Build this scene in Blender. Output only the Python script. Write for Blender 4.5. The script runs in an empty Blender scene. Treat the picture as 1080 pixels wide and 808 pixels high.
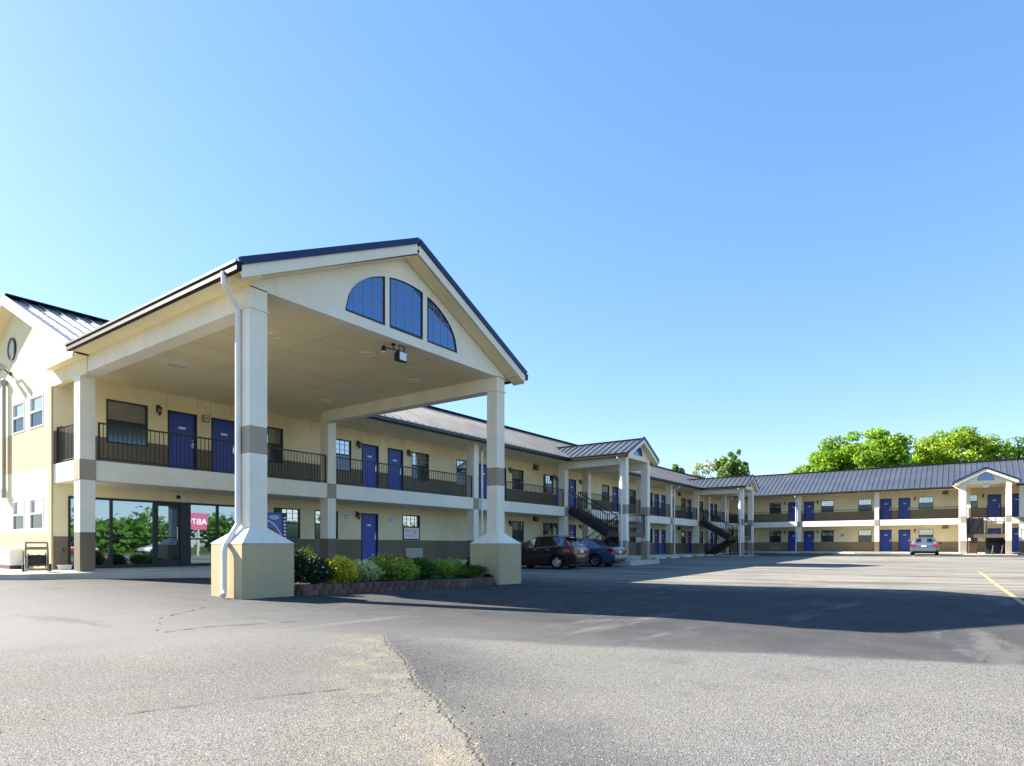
import bpy, bmesh, math, random
from mathutils import Vector, Matrix
from mathutils.geometry import tessellate_polygon
random.seed(7)
R_ = math.radians
scene = bpy.context.scene
COL = scene.collection
PI = math.pi

# ------------------------------------------------------------------ helpers
class MB:
    def __init__(s): s.v = []; s.f = []; s.m = []
    def face(s, pts, m=0):
        n = len(s.v); s.v += [tuple(p) for p in pts]; s.f.append(tuple(range(n, n+len(pts)))); s.m.append(m)
    def box(s, x0, x1, y0, y1, z0, z1, m=0):
        n = len(s.v)
        s.v += [(x0,y0,z0),(x1,y0,z0),(x1,y1,z0),(x0,y1,z0),(x0,y0,z1),(x1,y0,z1),(x1,y1,z1),(x0,y1,z1)]
        for q in ((0,3,2,1),(4,5,6,7),(0,1,5,4),(1,2,6,5),(2,3,7,6),(3,0,4,7)):
            s.f.append(tuple(n+i for i in q)); s.m.append(m)
    def beam(s, p, q, w, h, m=0, up=(0,0,1)):
        p = Vector(p); q = Vector(q); d = (q-p).normalized(); upv = Vector(up)
        if abs(d.dot(upv)) > .99: upv = Vector((0,1,0))
        a = d.cross(upv).normalized()*(w/2); b = a.cross(d).normalized()*(h/2)
        n = len(s.v)
        for c in (p, q):
            for sa, sb in ((-1,-1),(1,-1),(1,1),(-1,1)): s.v.append(tuple(c+a*sa+b*sb))
        for f in ((0,1,2,3),(7,6,5,4),(0,4,5,1),(1,5,6,2),(2,6,7,3),(3,7,4,0)):
            s.f.append(tuple(n+i for i in f)); s.m.append(m)
    def tube(s, pts, r, n=8, m=0):
        pts = [Vector(p) for p in pts]; rr = r if isinstance(r, (list, tuple)) else [r]*len(pts)
        base = len(s.v); prev = None
        for i, p in enumerate(pts):
            d = (pts[min(i+1, len(pts)-1)] - pts[max(i-1, 0)]).normalized()
            if prev is None:
                a = d.orthogonal().normalized()
            else:
                a = (prev - d*prev.dot(d)).normalized()
            prev = a; b = d.cross(a)
            for k in range(n):
                t = 2*PI*k/n; s.v.append(tuple(p + (a*math.cos(t)+b*math.sin(t))*rr[i]))
        for i in range(len(pts)-1):
            for k in range(n):
                k2 = (k+1) % n
                s.f.append((base+i*n+k, base+i*n+k2, base+(i+1)*n+k2, base+(i+1)*n+k)); s.m.append(m)
        s.f.append(tuple(base+k for k in range(n))[::-1]); s.m.append(m)
        s.f.append(tuple(base+(len(pts)-1)*n+k for k in range(n))); s.m.append(m)
    def prism(s, outer, to3, a0, a1, holes=(), m=0, mside=None):
        """outer / holes: lists of 2d points; to3(p, a) -> 3d point"""
        mside = m if mside is None else mside
        loops = [outer] + list(holes)
        flat = [p for l in loops for p in l]
        tris = tessellate_polygon([[Vector((p[0], p[1], 0)) for p in l] for l in loops])
        for a, rev in ((a0, False), (a1, True)):
            n = len(s.v); s.v += [tuple(to3(p, a)) for p in flat]
            for t in tris:
                t = tuple(n+i for i in t); s.f.append(t[::-1] if rev else t); s.m.append(m)
        for l in loops:
            for i in range(len(l)):
                p, q = l[i], l[(i+1) % len(l)]
                s.face([to3(p, a0), to3(q, a0), to3(q, a1), to3(p, a1)], mside)
    def lathe(s, prof, c=(0,0,0), axis='z', n=20, m=0):
        c = Vector(c); base = len(s.v)
        for r, h in prof:
            for k in range(n):
                t = 2*PI*k/n; x, y = r*math.cos(t), r*math.sin(t)
                p = {'z': (x,y,h), 'y': (x,h,y), 'x': (h,x,y)}[axis]
                s.v.append(tuple(c+Vector(p)))
        for i in range(len(prof)-1):
            for k in range(n):
                k2 = (k+1) % n
                s.f.append((base+i*n+k, base+i*n+k2, base+(i+1)*n+k2, base+(i+1)*n+k)); s.m.append(m)
    def mesh(s, name, mats):
        me = bpy.data.meshes.new(name); me.from_pydata(s.v, [], s.f)
        mats = mats if isinstance(mats, (list, tuple)) else [mats]
        for x in mats: me.materials.append(x)
        me.polygons.foreach_set('material_index', s.m); me.update()
        return me
    def build(s, name, mats, parent=None, smooth=False, fix=True, bevel=0):
        me = s.mesh(name, mats)
        if fix and len(s.f) < 60000:
            bm = bmesh.new(); bm.from_mesh(me); bmesh.ops.remove_doubles(bm, verts=bm.verts, dist=1e-5)
            bmesh.ops.recalc_face_normals(bm, faces=bm.faces)
            if bevel: 
                es = [e for e in bm.edges if len(e.link_faces) == 2 and e.calc_face_angle(0) > .6]
                bmesh.ops.bevel(bm, geom=es, offset=bevel, segments=2, affect='EDGES', clamp_overlap=True)
            bm.to_mesh(me); bm.free()
        if smooth:
            me.polygons.foreach_set('use_smooth', [True]*len(me.polygons))
            try: me.set_sharp_from_angle(angle=R_(38))
            except Exception: pass
        o = bpy.data.objects.new(name, me); COL.objects.link(o)
        if parent: o.parent = parent
        return o

def tag(o, label=None, cat=None, group=None, kind=None):
    if label: o['label'] = label
    if cat: o['category'] = cat
    if group: o['group'] = group
    if kind: o['kind'] = kind
    return o
def thing(name, loc, label, cat, group=None, rz=0):
    o = bpy.data.objects.new(name, None); COL.objects.link(o); o.location = loc; o.rotation_euler = (0,0,rz)
    o.empty_display_size = .3
    return tag(o, label, cat, group)
def copy_tree(o, parent=None):
    c = o.copy(); COL.objects.link(c); c.parent = parent
    for ch in list(o.children): copy_tree(ch, c)
    return c

# ------------------------------------------------------------------ materials
def new_mat(name):
    m = bpy.data.materials.new(name); m.use_nodes = True
    nt = m.node_tree; b = nt.nodes['Principled BSDF']; return m, nt, b
def N(nt, t, **kw):
    n = nt.nodes.new(t)
    for k, v in kw.items():
        if k in n.inputs.keys(): n.inputs[k].default_value = v
        else: setattr(n, k, v)
    return n
def mathn(nt, op, a, b=None, clamp=False):
    n = nt.nodes.new('ShaderNodeMath'); n.operation = op; n.use_clamp = clamp
    for i, x in enumerate((a, b)):
        if x is None: continue
        if isinstance(x, (int, float)): n.inputs[i].default_value = x
        else: nt.links.new(x, n.inputs[i])
    return n.outputs[0]
def mixc(nt, fac, a, b, blend='MIX'):
    n = nt.nodes.new('ShaderNodeMix'); n.data_type = 'RGBA'; n.blend_type = blend
    for sock, x in ((n.inputs[0], fac), (n.inputs[6], a), (n.inputs[7], b)):
        if isinstance(x, (int, float)): sock.default_value = x
        elif isinstance(x, tuple): sock.default_value = (*x, 1) if len(x) == 3 else x
        else: nt.links.new(x, sock)
    return n.outputs[2]
def noise(nt, vec, scale, detail=4, rough=.55, vscale=None):
    if vscale:
        mp = nt.nodes.new('ShaderNodeMapping'); mp.inputs['Scale'].default_value = vscale
        nt.links.new(vec, mp.inputs['Vector']); vec = mp.outputs[0]
    n = N(nt, 'ShaderNodeTexNoise', Scale=scale, Detail=detail, Roughness=rough); nt.links.new(vec, n.inputs['Vector'])
    return n.outputs['Fac']
def sstep(nt, x, a, b):
    n = nt.nodes.new('ShaderNodeMapRange'); n.interpolation_type = 'SMOOTHSTEP'
    nt.links.new(x, n.inputs[0]); n.inputs[1].default_value = a; n.inputs[2].default_value = b
    return n.outputs[0]
def paint(name, col, rough=.8, var=.10, stain=.12, bump=.15, bscale=90, spec=.3, metallic=0):
    m, nt, b = new_mat(name)
    pos = nt.nodes.new('ShaderNodeNewGeometry').outputs['Position']
    n1 = noise(nt, pos, .9, 5); n2 = noise(nt, pos, 1.0, 5, .65, (5, 5, .35))
    c = mixc(nt, sstep(nt, n1, .3, .75), tuple(x*(1-var) for x in col), tuple(min(1, x*(1+var*.6)) for x in col))
    n3 = noise(nt, pos, 2.6, 6, .75); st = mathn(nt, 'MULTIPLY', mathn(nt, 'MAXIMUM', sstep(nt, n2, .52, .75), mathn(nt, 'MULTIPLY', sstep(nt, n3, .60, .72), .6)), stain)
    c = mixc(nt, st, c, tuple(x*.45 for x in col))
    nt.links.new(c, b.inputs['Base Color'])
    b.inputs['Roughness'].default_value = rough; b.inputs['Metallic'].default_value = metallic
    b.inputs['Specular IOR Level'].default_value = spec
    if bump:
        bn = nt.nodes.new('ShaderNodeBump'); bn.inputs['Strength'].default_value = bump; bn.inputs['Distance'].default_value = .01
        nt.links.new(noise(nt, pos, bscale, 3), bn.inputs['Height']); nt.links.new(bn.outputs[0], b.inputs['Normal'])
    return m
def flat(name, col, rough=.5, metallic=0, spec=.5, coat=0):
    m, nt, b = new_mat(name)
    pos = nt.nodes.new('ShaderNodeNewGeometry').outputs['Position']
    n1 = noise(nt, pos, 3.1, 4)
    c = mixc(nt, n1, tuple(x*.85 for x in col), tuple(min(1, x*1.12) for x in col))
    nt.links.new(c, b.inputs['Base Color'])
    r = mathn(nt, 'ADD', mathn(nt, 'MULTIPLY', noise(nt, pos, 11, 3), .16), rough-.08); nt.links.new(r, b.inputs['Roughness'])
    b.inputs['Metallic'].default_value = metallic; b.inputs['Specular IOR Level'].default_value = spec
    b.inputs['Coat Weight'].default_value = coat
    return m

M = {}
M['cream'] = paint('cream_stucco', (.82,.715,.46), var=.08, stain=.22)
M['ceil'] = paint('cream_ceiling', (.88,.77,.48), var=.06, stain=0)
M['white_stucco'] = paint('pale_stucco', (.84,.79,.66), var=.07, stain=.22)
M['taupe'] = paint('taupe_paint', (.185,.155,.105), var=.08, stain=.08)
M['taupe_far'] = paint('warm_taupe_far', (.27,.20,.115), var=.08, stain=.08)  # lighter, warmer taupe for the far wing's wall bands; also colours the wall joints
M['band'] = paint('grey_tan_paint', (.36,.31,.24), var=.06, stain=.08)
M['tan'] = paint('tan_paint', (.50,.41,.245), var=.07, stain=.12)
M['peach'] = paint('peach_paint', (.52,.385,.235), var=.06, stain=.10)
M['conc'] = paint('pale_concrete', (.50,.47,.40), var=.15, stain=0, bump=.3, bscale=40)
M['curbc'] = paint('worn_concrete', (.56,.53,.46), var=.2, stain=.1, bump=.3, bscale=30)
M['blue'] = paint('cobalt_door_paint', (.024,.062,.36), rough=.42, var=.08, stain=.05, bump=.02, spec=.5)
M['jamb'] = flat('navy_jamb', (.008,.010,.035), .5)
M['iron'] = flat('black_iron', (.012,.013,.015), .5)
M['stairblk'] = flat('black_steel', (.010,.012,.016), .55)
M['bronze'] = flat('dark_bronze_frame', (.018,.020,.022), .4, .3)
M['muntin'] = flat('pale_muntin', (.30,.31,.30), .5)
M['gutter'] = flat('dark_gutter', (.012,.010,.011), .6, 0, .25)
M['navy'] = flat('navy_metal_trim', (.012,.022,.085), .35, .3)
M['dspout'] = flat('white_downspout', (.78,.76,.72), .45)
M['white'] = flat('white_plastic', (.80,.80,.78), .45)
M['offw'] = flat('beige_plastic', (.62,.58,.48), .5)
M['chrome'] = flat('brushed_metal', (.65,.65,.66), .28, 1)
M['dark'] = flat('dark_room', (.010,.011,.012), .9, 0, .1)
M['brownfix'] = flat('brown_metal', (.055,.033,.018), .5, .4)
M['curtain'] = flat('pale_curtain', (.42,.42,.38), .9, 0, .1)
M['rubber'] = flat('tyre_rubber', (.012,.012,.013), .8, 0, .2)
M['plastic'] = flat('black_plastic', (.014,.014,.016), .5)
M['red'] = flat('red_lens', (.28,.010,.012), .2, 0, .6)
M['pink'] = flat('pink_sign_face', (.40,.08,.16), .5)
M['orange'] = flat('orange_sign_face', (.80,.25,.14), .5)
M['yellow'] = paint('worn_yellow_paint', (.42,.34,.15), var=.35, stain=.5, bump=0)
M['redtxt'] = flat('red_ink', (.55,.05,.07), .6)
M['bluetxt'] = flat('blue_ink', (.04,.10,.42), .6)
M['lampglass'] = flat('frosted_lens', (.75,.78,.76), .25)
M['cartbrn'] = flat('brown_plastic', (.085,.040,.030), .55)
M['tanpl'] = flat('tan_plastic', (.30,.24,.17), .55)
M['soil'] = paint('mulch', (.05,.035,.025), var=.4, stain=0, bump=.6, bscale=25)
M['bark'] = paint('bark', (.09,.07,.05), var=.3, stain=0, bump=.5, bscale=20)

def roof_mat():
    m, nt, b = new_mat('standing_seam_metal')
    pos = nt.nodes.new('ShaderNodeNewGeometry').outputs['Position']
    c = mixc(nt, sstep(nt, noise(nt, pos, .5, 4), .3, .7), (.215,.215,.22), (.265,.265,.265))
    nt.links.new(c, b.inputs['Base Color'])
    r = mathn(nt, 'ADD', mathn(nt, 'MULTIPLY', noise(nt, pos, 1.3, 3), .12), .34); nt.links.new(r, b.inputs['Roughness'])
    b.inputs['Metallic'].default_value = .85; b.inputs['Specular IOR Level'].default_value = .5
    return m
M['roof'] = roof_mat()

def glass_mat(name, tint, refl, dark=(.012,.014,.016), trans=0.0, rough=.015):
    """tinted glazing: mirror share + see-through share + dark body"""
    m = bpy.data.materials.new(name); m.use_nodes = True; nt = m.node_tree; nt.nodes.clear()
    out = nt.nodes.new('ShaderNodeOutputMaterial')
    g = nt.nodes.new('ShaderNodeBsdfGlossy'); g.inputs['Color'].default_value = (*tint, 1); g.inputs['Roughness'].default_value = rough
    pos = nt.nodes.new('ShaderNodeNewGeometry').outputs['Position']
    bn = nt.nodes.new('ShaderNodeBump'); bn.inputs['Strength'].default_value = .02; bn.inputs['Distance'].default_value = .02
    nt.links.new(noise(nt, pos, 1.6, 2), bn.inputs['Height']); nt.links.new(bn.outputs[0], g.inputs['Normal'])
    d = nt.nodes.new('ShaderNodeBsdfDiffuse'); d.inputs['Color'].default_value = (*dark, 1)
    t = nt.nodes.new('ShaderNodeBsdfTransparent'); t.inputs['Color'].default_value = (.75,.8,.8,1)
    m1 = nt.nodes.new('ShaderNodeMixShader'); m1.inputs[0].default_value = trans
    nt.links.new(d.outputs[0], m1.inputs[1]); nt.links.new(t.outputs[0], m1.inputs[2])
    lw = nt.nodes.new('ShaderNodeFresnel'); lw.inputs['IOR'].default_value = 1.5
    fac = mathn(nt, 'ADD', lw.outputs[0], refl, clamp=True)
    m2 = nt.nodes.new('ShaderNodeMixShader'); nt.links.new(fac, m2.inputs[0])
    nt.links.new(m1.outputs[0], m2.inputs[1]); nt.links.new(g.outputs[0], m2.inputs[2])
    nt.links.new(m2.outputs[0], out.inputs['Surface'])
    return m
M['lobbyglass'] = glass_mat('tinted_lobby_glass', (.62,.78,.92), .36, trans=.25)
M['winglass'] = glass_mat('window_glass', (.90,.95,1), .38, trans=.55)
M['screen'] = glass_mat('screened_window_glass', (.5,.6,.65), .10, dark=(.02,.025,.03), trans=.35, rough=.12)
M['fanglass'] = glass_mat('blue_fan_glass', (.45,.68,1), .20, dark=(.018,.055,.19), trans=0, rough=.04)
M['carglass'] = glass_mat('car_glass', (.6,.7,.8), .02, dark=(.006,.007,.008), trans=0)

def carpaint(name, col, metallic=.4):
    m, nt, b = new_mat(name)
    b.inputs['Base Color'].default_value = (*col, 1); b.inputs['Metallic'].default_value = metallic
    b.inputs['Roughness'].default_value = .32; b.inputs['Coat Weight'].default_value = 1; b.inputs['Coat Roughness'].default_value = .04
    return m
M['maroon'] = carpaint('maroon_car_paint', (.024,.003,.006))
M['steelblue'] = carpaint('slate_blue_car_paint', (.045,.085,.16))
M['silverblue'] = carpaint('silver_blue_car_paint', (.17,.22,.31), .6)
M['redcar'] = carpaint('red_car_paint', (.16,.010,.012), .1)
M['whitecar'] = carpaint('white_car_paint', (.5,.5,.5), 0)

def leaf_mat(name, cols, trans=.35):
    m = bpy.data.materials.new(name); m.use_nodes = True; nt = m.node_tree; nt.nodes.clear()
    out = nt.nodes.new('ShaderNodeOutputMaterial')
    at = nt.nodes.new('ShaderNodeAttribute'); at.attribute_name = 'tint'
    cr = nt.nodes.new('ShaderNodeValToRGB'); el = cr.color_ramp.elements
    for i, c in enumerate(cols):
        p = i/(len(cols)-1)
        e = el[0] if i == 0 else (el[1] if i == len(cols)-1 else el.new(p)); e.position = p; e.color = (*c, 1)
    nt.links.new(at.outputs['Fac'], cr.inputs[0])
    d = nt.nodes.new('ShaderNodeBsdfPrincipled'); d.inputs['Roughness'].default_value = .55; d.inputs['Specular IOR Level'].default_value = .35
    t = nt.nodes.new('ShaderNodeBsdfTranslucent')
    nt.links.new(cr.outputs[0], d.inputs['Base Color'])
    tc = mixc(nt, 1.0, cr.outputs[0], (1.5,1.45,.55), 'MULTIPLY'); nt.links.new(tc, t.inputs['Color'])
    mx = nt.nodes.new('ShaderNodeMixShader'); mx.inputs[0].default_value = trans
    nt.links.new(d.outputs[0], mx.inputs[1]); nt.links.new(t.outputs[0], mx.inputs[2]); nt.links.new(mx.outputs[0], out.inputs['Surface'])
    return m
M['leaf_bright'] = leaf_mat('bright_spring_leaves', [(.05,.14,.010),(.14,.29,.018),(.28,.44,.035)], .5)
M['leaf_bright2'] = leaf_mat('yellowish_spring_leaves', [(.06,.15,.010),(.18,.32,.020),(.36,.48,.040)], .5)
M['leaf_mid'] = leaf_mat('mid_green_leaves', [(.03,.09,.012),(.065,.16,.016),(.11,.23,.02)], .4)
M['leaf_pine'] = leaf_mat('pine_needles', [(.04,.11,.04),(.09,.20,.06),(.20,.30,.08)], .4)
M['leaf_pale'] = leaf_mat('pale_new_leaves', [(.20,.24,.14),(.32,.36,.24),(.42,.44,.34)], .3)
M['leaf_dark'] = leaf_mat('dark_juniper', [(.006,.022,.006),(.010,.038,.008),(.020,.060,.010)], .15)
M['leaf_yellow'] = leaf_mat('golden_shrub_leaves', [(.24,.30,.015),(.52,.50,.03),(.78,.70,.08)], .4)
M['leaf_varieg'] = leaf_mat('variegated_leaves', [(.10,.22,.04),(.30,.44,.10),(.80,.82,.50)], .35)
M['leaf_shrub'] = leaf_mat('shrub_leaves', [(.06,.17,.012),(.17,.34,.02),(.45,.58,.07)], .35)
M['leaf_red'] = leaf_mat('reddish_leaves', [(.20,.14,.04),(.50,.14,.08),(.65,.34,.20)], .3)

# ------------------------------------------------------------------ terrain
CTRL = [(0,0,0),(5,-5,0),(10,0,0),(-10,5,0),(0,10,.02),(5.5,9.8,.05),(8.5,1,0),(13.7,10.2,-.12),(5.5,17.4,.25),(1,18,.24),(9,16.5,.12),
        (14,17.2,.04),(20,13,-.10),(25,15,-.08),(30,8,-.02),(32,16,.0),(40,17.2,.12),(57,2.5,.29),(64,0,.36),(64,10,.34),(50,15,.20),(40,5,.10),(60,-20,.32),(30,-10,.05),(90,0,.4),(90,40,.4),(30,40,.15),(-40,30,.1),(0,-40,0)]
def gz(x, y):
    s = w = 0
    for a, b, c in CTRL:
        d2 = (x-a)**2+(y-b)**2; k = math.exp(-d2/32.0) + 1e-4/(1+d2*.01); s += k*c; w += k
    return s/w

def asphalt():
    m, nt, b = new_mat('asphalt_lot')
    g = nt.nodes.new('ShaderNodeNewGeometry'); pos = g.outputs['Position']
    sx = nt.nodes.new('ShaderNodeSeparateXYZ'); nt.links.new(pos, sx.inputs[0]); U, V = sx.outputs[0], sx.outputs[1]
    big = noise(nt, pos, .35, 5); med = noise(nt, pos, 1.7, 6, .65); fine = noise(nt, pos, 26, 5, .7); fin2 = noise(nt, pos, 95, 3, .7)
    wob = mathn(nt, 'SUBTRACT', med, .5); wob2 = mathn(nt, 'SUBTRACT', noise(nt, pos, 7, 5, .7), .5)
    def lin(a, bb, c):
        return mathn(nt, 'ADD', mathn(nt, 'ADD', mathn(nt, 'MULTIPLY', U, a), mathn(nt, 'MULTIPLY', V, bb)), c)
    d1 = lin(.939, .344, -6.17); d2 = lin(.587, .809, -6.94)
    d1 = mathn(nt, 'ADD', d1, mathn(nt, 'MULTIPLY', wob, .5))
    far = mathn(nt, 'MAXIMUM', sstep(nt, d1, -.12, .14), sstep(nt, mathn(nt, 'ADD', d2, mathn(nt, 'MULTIPLY', wob, 2.0)), -1.2, 1.5))
    ds = lin(.811, -.585, -.783)
    ds = mathn(nt, 'ADD', ds, mathn(nt, 'ADD', mathn(nt, 'MULTIPLY', wob, .30), mathn(nt, 'MULTIPLY', wob2, .10)))
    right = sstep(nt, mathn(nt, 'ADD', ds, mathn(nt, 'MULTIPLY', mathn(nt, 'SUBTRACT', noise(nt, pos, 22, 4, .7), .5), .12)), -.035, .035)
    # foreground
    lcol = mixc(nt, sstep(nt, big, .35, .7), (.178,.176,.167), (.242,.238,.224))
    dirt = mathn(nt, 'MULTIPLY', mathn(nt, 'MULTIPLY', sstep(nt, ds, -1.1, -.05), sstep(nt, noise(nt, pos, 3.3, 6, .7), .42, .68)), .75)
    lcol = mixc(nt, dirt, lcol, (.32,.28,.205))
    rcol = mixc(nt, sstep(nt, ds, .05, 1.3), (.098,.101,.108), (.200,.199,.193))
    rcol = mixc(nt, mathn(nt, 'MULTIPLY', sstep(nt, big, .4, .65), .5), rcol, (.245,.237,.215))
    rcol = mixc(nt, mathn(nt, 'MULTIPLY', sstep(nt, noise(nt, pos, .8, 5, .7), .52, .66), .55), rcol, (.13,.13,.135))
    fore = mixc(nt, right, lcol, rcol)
    crev = mathn(nt, 'SUBTRACT', 1.0, sstep(nt, mathn(nt, 'ABSOLUTE', ds), .0, .022))
    fore = mixc(nt, mathn(nt, 'MULTIPLY', crev, .45), fore, (.16,.14,.10))
    vo = N(nt, 'ShaderNodeTexVoronoi', Scale=120.0, Randomness=1.0); nt.links.new(pos, vo.inputs['Vector'])
    stone = mixc(nt, sstep(nt, vo.outputs['Distance'], .2, .7), (1.35,1.33,1.28), (.30,.30,.30))
    stone = mixc(nt, .5, stone, vo.outputs['Color'], 'OVERLAY')
    fore = mixc(nt, .75, fore, stone, 'MULTIPLY')
    vp = N(nt, 'ShaderNodeTexVoronoi', Scale=58.0, Randomness=1.0); nt.links.new(pos, vp.inputs['Vector'])
    sepc = nt.nodes.new('ShaderNodeSeparateColor'); nt.links.new(vp.outputs['Color'], sepc.inputs[0])
    pit = mathn(nt, 'MULTIPLY', mathn(nt, 'SUBTRACT', 1.0, sstep(nt, vp.outputs['Distance'], .16, .40)), sstep(nt, sepc.outputs[0], .30, .55))
    fore = mixc(nt, mathn(nt, 'MULTIPLY', pit, .62), fore, (.045,.043,.040))
    lite = mathn(nt, 'MULTIPLY', mathn(nt, 'SUBTRACT', 1.0, sstep(nt, vp.outputs['Distance'], .10, .45)), sstep(nt, sepc.outputs[1], .80, .9))
    fore = mixc(nt, mathn(nt, 'MULTIPLY', lite, .6), fore, (.50,.48,.44))
    chip = sstep(nt, noise(nt, pos, 42, 2, .5), .67, .72)
    fore = mixc(nt, mathn(nt, 'MULTIPLY', chip, .7), fore, (.07,.065,.06))
    # smooth sealed band and the old lot beyond
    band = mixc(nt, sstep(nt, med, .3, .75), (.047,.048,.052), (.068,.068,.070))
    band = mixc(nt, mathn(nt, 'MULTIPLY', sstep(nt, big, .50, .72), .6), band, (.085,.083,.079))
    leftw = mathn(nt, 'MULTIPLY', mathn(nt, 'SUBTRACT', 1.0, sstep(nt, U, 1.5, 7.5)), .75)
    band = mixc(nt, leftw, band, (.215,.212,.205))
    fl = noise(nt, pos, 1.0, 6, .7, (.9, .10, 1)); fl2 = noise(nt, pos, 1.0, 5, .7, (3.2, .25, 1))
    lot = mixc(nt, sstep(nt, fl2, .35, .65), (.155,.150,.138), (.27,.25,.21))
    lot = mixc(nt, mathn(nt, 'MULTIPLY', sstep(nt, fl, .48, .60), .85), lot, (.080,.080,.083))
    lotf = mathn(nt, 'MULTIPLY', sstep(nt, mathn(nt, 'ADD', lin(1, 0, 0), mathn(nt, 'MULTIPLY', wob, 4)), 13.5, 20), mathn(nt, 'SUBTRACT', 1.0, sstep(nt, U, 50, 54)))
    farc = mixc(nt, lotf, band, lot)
    swirl_ = noise(nt, pos, .55, 7, .72, (.35, 1.6, 1)); swirl2 = noise(nt, pos, .5, 6, .7, (1.5, .3, 1))
    farc = mixc(nt, mathn(nt, 'MULTIPLY', sstep(nt, swirl_, .54, .66), .45), farc, (.17,.167,.16))
    farc = mixc(nt, mathn(nt, 'MULTIPLY', sstep(nt, swirl2, .56, .66), .35), farc, (.040,.040,.043))
    speck = sstep(nt, noise(nt, pos, 19, 3, .6), .69, .73)
    farc = mixc(nt, mathn(nt, 'MULTIPLY', speck, .35), farc, (.45,.43,.38))
    farc = mixc(nt, .5, farc, mixc(nt, fine, (.55,.55,.55), (1.45,1.45,1.45)), 'MULTIPLY')
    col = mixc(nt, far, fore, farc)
    oil = N(nt, 'ShaderNodeTexVoronoi', Scale=.55, Randomness=1.0); wv = nt.nodes.new('ShaderNodeVectorMath'); wv.operation = 'ADD'
    nz = N(nt, 'ShaderNodeTexNoise', Scale=4.0, Detail=4.0); nt.links.new(pos, nz.inputs['Vector'])
    sc_ = nt.nodes.new('ShaderNodeVectorMath'); sc_.operation = 'SCALE'; sc_.inputs['Scale'].default_value = .35; nt.links.new(nz.outputs['Color'], sc_.inputs[0])
    nt.links.new(pos, wv.inputs[0]); nt.links.new(sc_.outputs[0], wv.inputs[1]); nt.links.new(wv.outputs[0], oil.inputs['Vector'])
    so_ = nt.nodes.new('ShaderNodeSeparateColor'); nt.links.new(oil.outputs['Color'], so_.inputs[0])
    spot = mathn(nt, 'MULTIPLY', mathn(nt, 'SUBTRACT', 1.0, sstep(nt, oil.outputs['Distance'], .05, .17)), sstep(nt, so_.outputs[0], .62, .75))
    col = mixc(nt, mathn(nt, 'MULTIPLY', spot, .45), col, (.035,.034,.033))
    # lawn outside the lot
    out1 = mathn(nt, 'MAXIMUM', sstep(nt, V, 34, 35), sstep(nt, U, 78, 79))
    out1 = mathn(nt, 'MAXIMUM', out1, sstep(nt, mathn(nt, 'MULTIPLY', V, -1), 26, 27))
    col = mixc(nt, out1, col, mixc(nt, med, (.05,.085,.02), (.10,.13,.04)))
    nt.links.new(col, b.inputs['Base Color'])
    b.inputs['Roughness'].default_value = .95; b.inputs['Specular IOR Level'].default_value = .12
    hgt = mathn(nt, 'ADD', mathn(nt, 'MULTIPLY', vo.outputs['Distance'], -.6), mathn(nt, 'ADD', mathn(nt, 'MULTIPLY', fine, .5), mathn(nt, 'MULTIPLY', fin2, .4)))
    hgt = mathn(nt, 'SUBTRACT', hgt, mathn(nt, 'MULTIPLY', mathn(nt, 'MULTIPLY', crev, mathn(nt, 'SUBTRACT', 1.0, far)), 1.5))
    st = mathn(nt, 'SUBTRACT', 1.0, mathn(nt, 'MULTIPLY', far, .55))
    bn = nt.nodes.new('ShaderNodeBump'); bn.inputs['Distance'].default_value = .008
    nt.links.new(mathn(nt, 'MULTIPLY', st, .7), bn.inputs['Strength']); nt.links.new(hgt, bn.inputs['Height']); nt.links.new(bn.outputs[0], b.inputs['Normal'])
    return m
M['asphalt'] = asphalt()

def axis_lines(a, b, step, lo, hi):
    l = [a+i*step for i in range(int(round((b-a)/step))+1)]
    pre = []; x = a; d = step
    while x > lo: d *= 1.6; x -= d; pre.append(max(x, lo))
    post = []; x = l[-1]; d = step
    while x < hi: d *= 1.6; x += d; post.append(min(x, hi))
    return pre[::-1] + l + post
xs = axis_lines(-8, 80, .5, -1500, 1500); ys = axis_lines(-16, 24, .5, -1500, 1500)
mb = MB(); nx, ny = len(xs), len(ys)
for y in ys:
    for x in xs: mb.v.append((x, y, gz(x, y)))
for j in range(ny-1):
    for i in range(nx-1):
        k = j*nx+i; mb.f.append((k, k+1, k+1+nx, k+nx)); mb.m.append(0)
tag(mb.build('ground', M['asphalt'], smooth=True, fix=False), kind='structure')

def ribbon(name, pts, w, mat, step=.4, jit=0, lift=.006):
    mb = MB(); P = [Vector((p[0], p[1])) for p in pts]; L = []
    for a, b in zip(P, P[1:]):
        n = max(1, int((b-a).length/step))
        for i in range(n): L.append(a+(b-a)*i/n)
    L.append(P[-1])
    if jit: L = [p+Vector((random.uniform(-jit, jit), random.uniform(-jit, jit))) for p in L]
    e = []
    for i, p in enumerate(L):
        d = (L[min(i+1, len(L)-1)]-L[max(0, i-1)]).normalized(); nn = Vector((-d.y, d.x))
        ww = (w if not jit else w*random.choice((.15,.4,.7,1,1.5)))/2
        e.append([(q.x, q.y, gz(q.x, q.y)+lift) for q in (p-nn*ww, p+nn*ww)])
    for a, b in zip(e, e[1:]):
        if jit and random.random() < .22: continue
        mb.face([a[0], b[0], b[1], a[1]])
    return tag(mb.build(name, mat), kind='structure')
M['crack'] = flat('tar_crack', (.075,.070,.060), .9, 0, .1)
ribbon('asphalt_crack', [(3.35,7.25),(3.9,7.3),(4.6,7.0),(5.3,6.9)], .022, M['crack'], .12, .018)
ribbon('asphalt_crack', [(3.30,7.3),(3.9,8.6),(5.0,9.5)], .018, M['crack'], .12, .03)
ribbon('asphalt_crack', [(-.4,4.75),(1.07,4.13),(2.0,3.85),(2.81,3.45)], .011, M['crack'], .1, .012)
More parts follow.
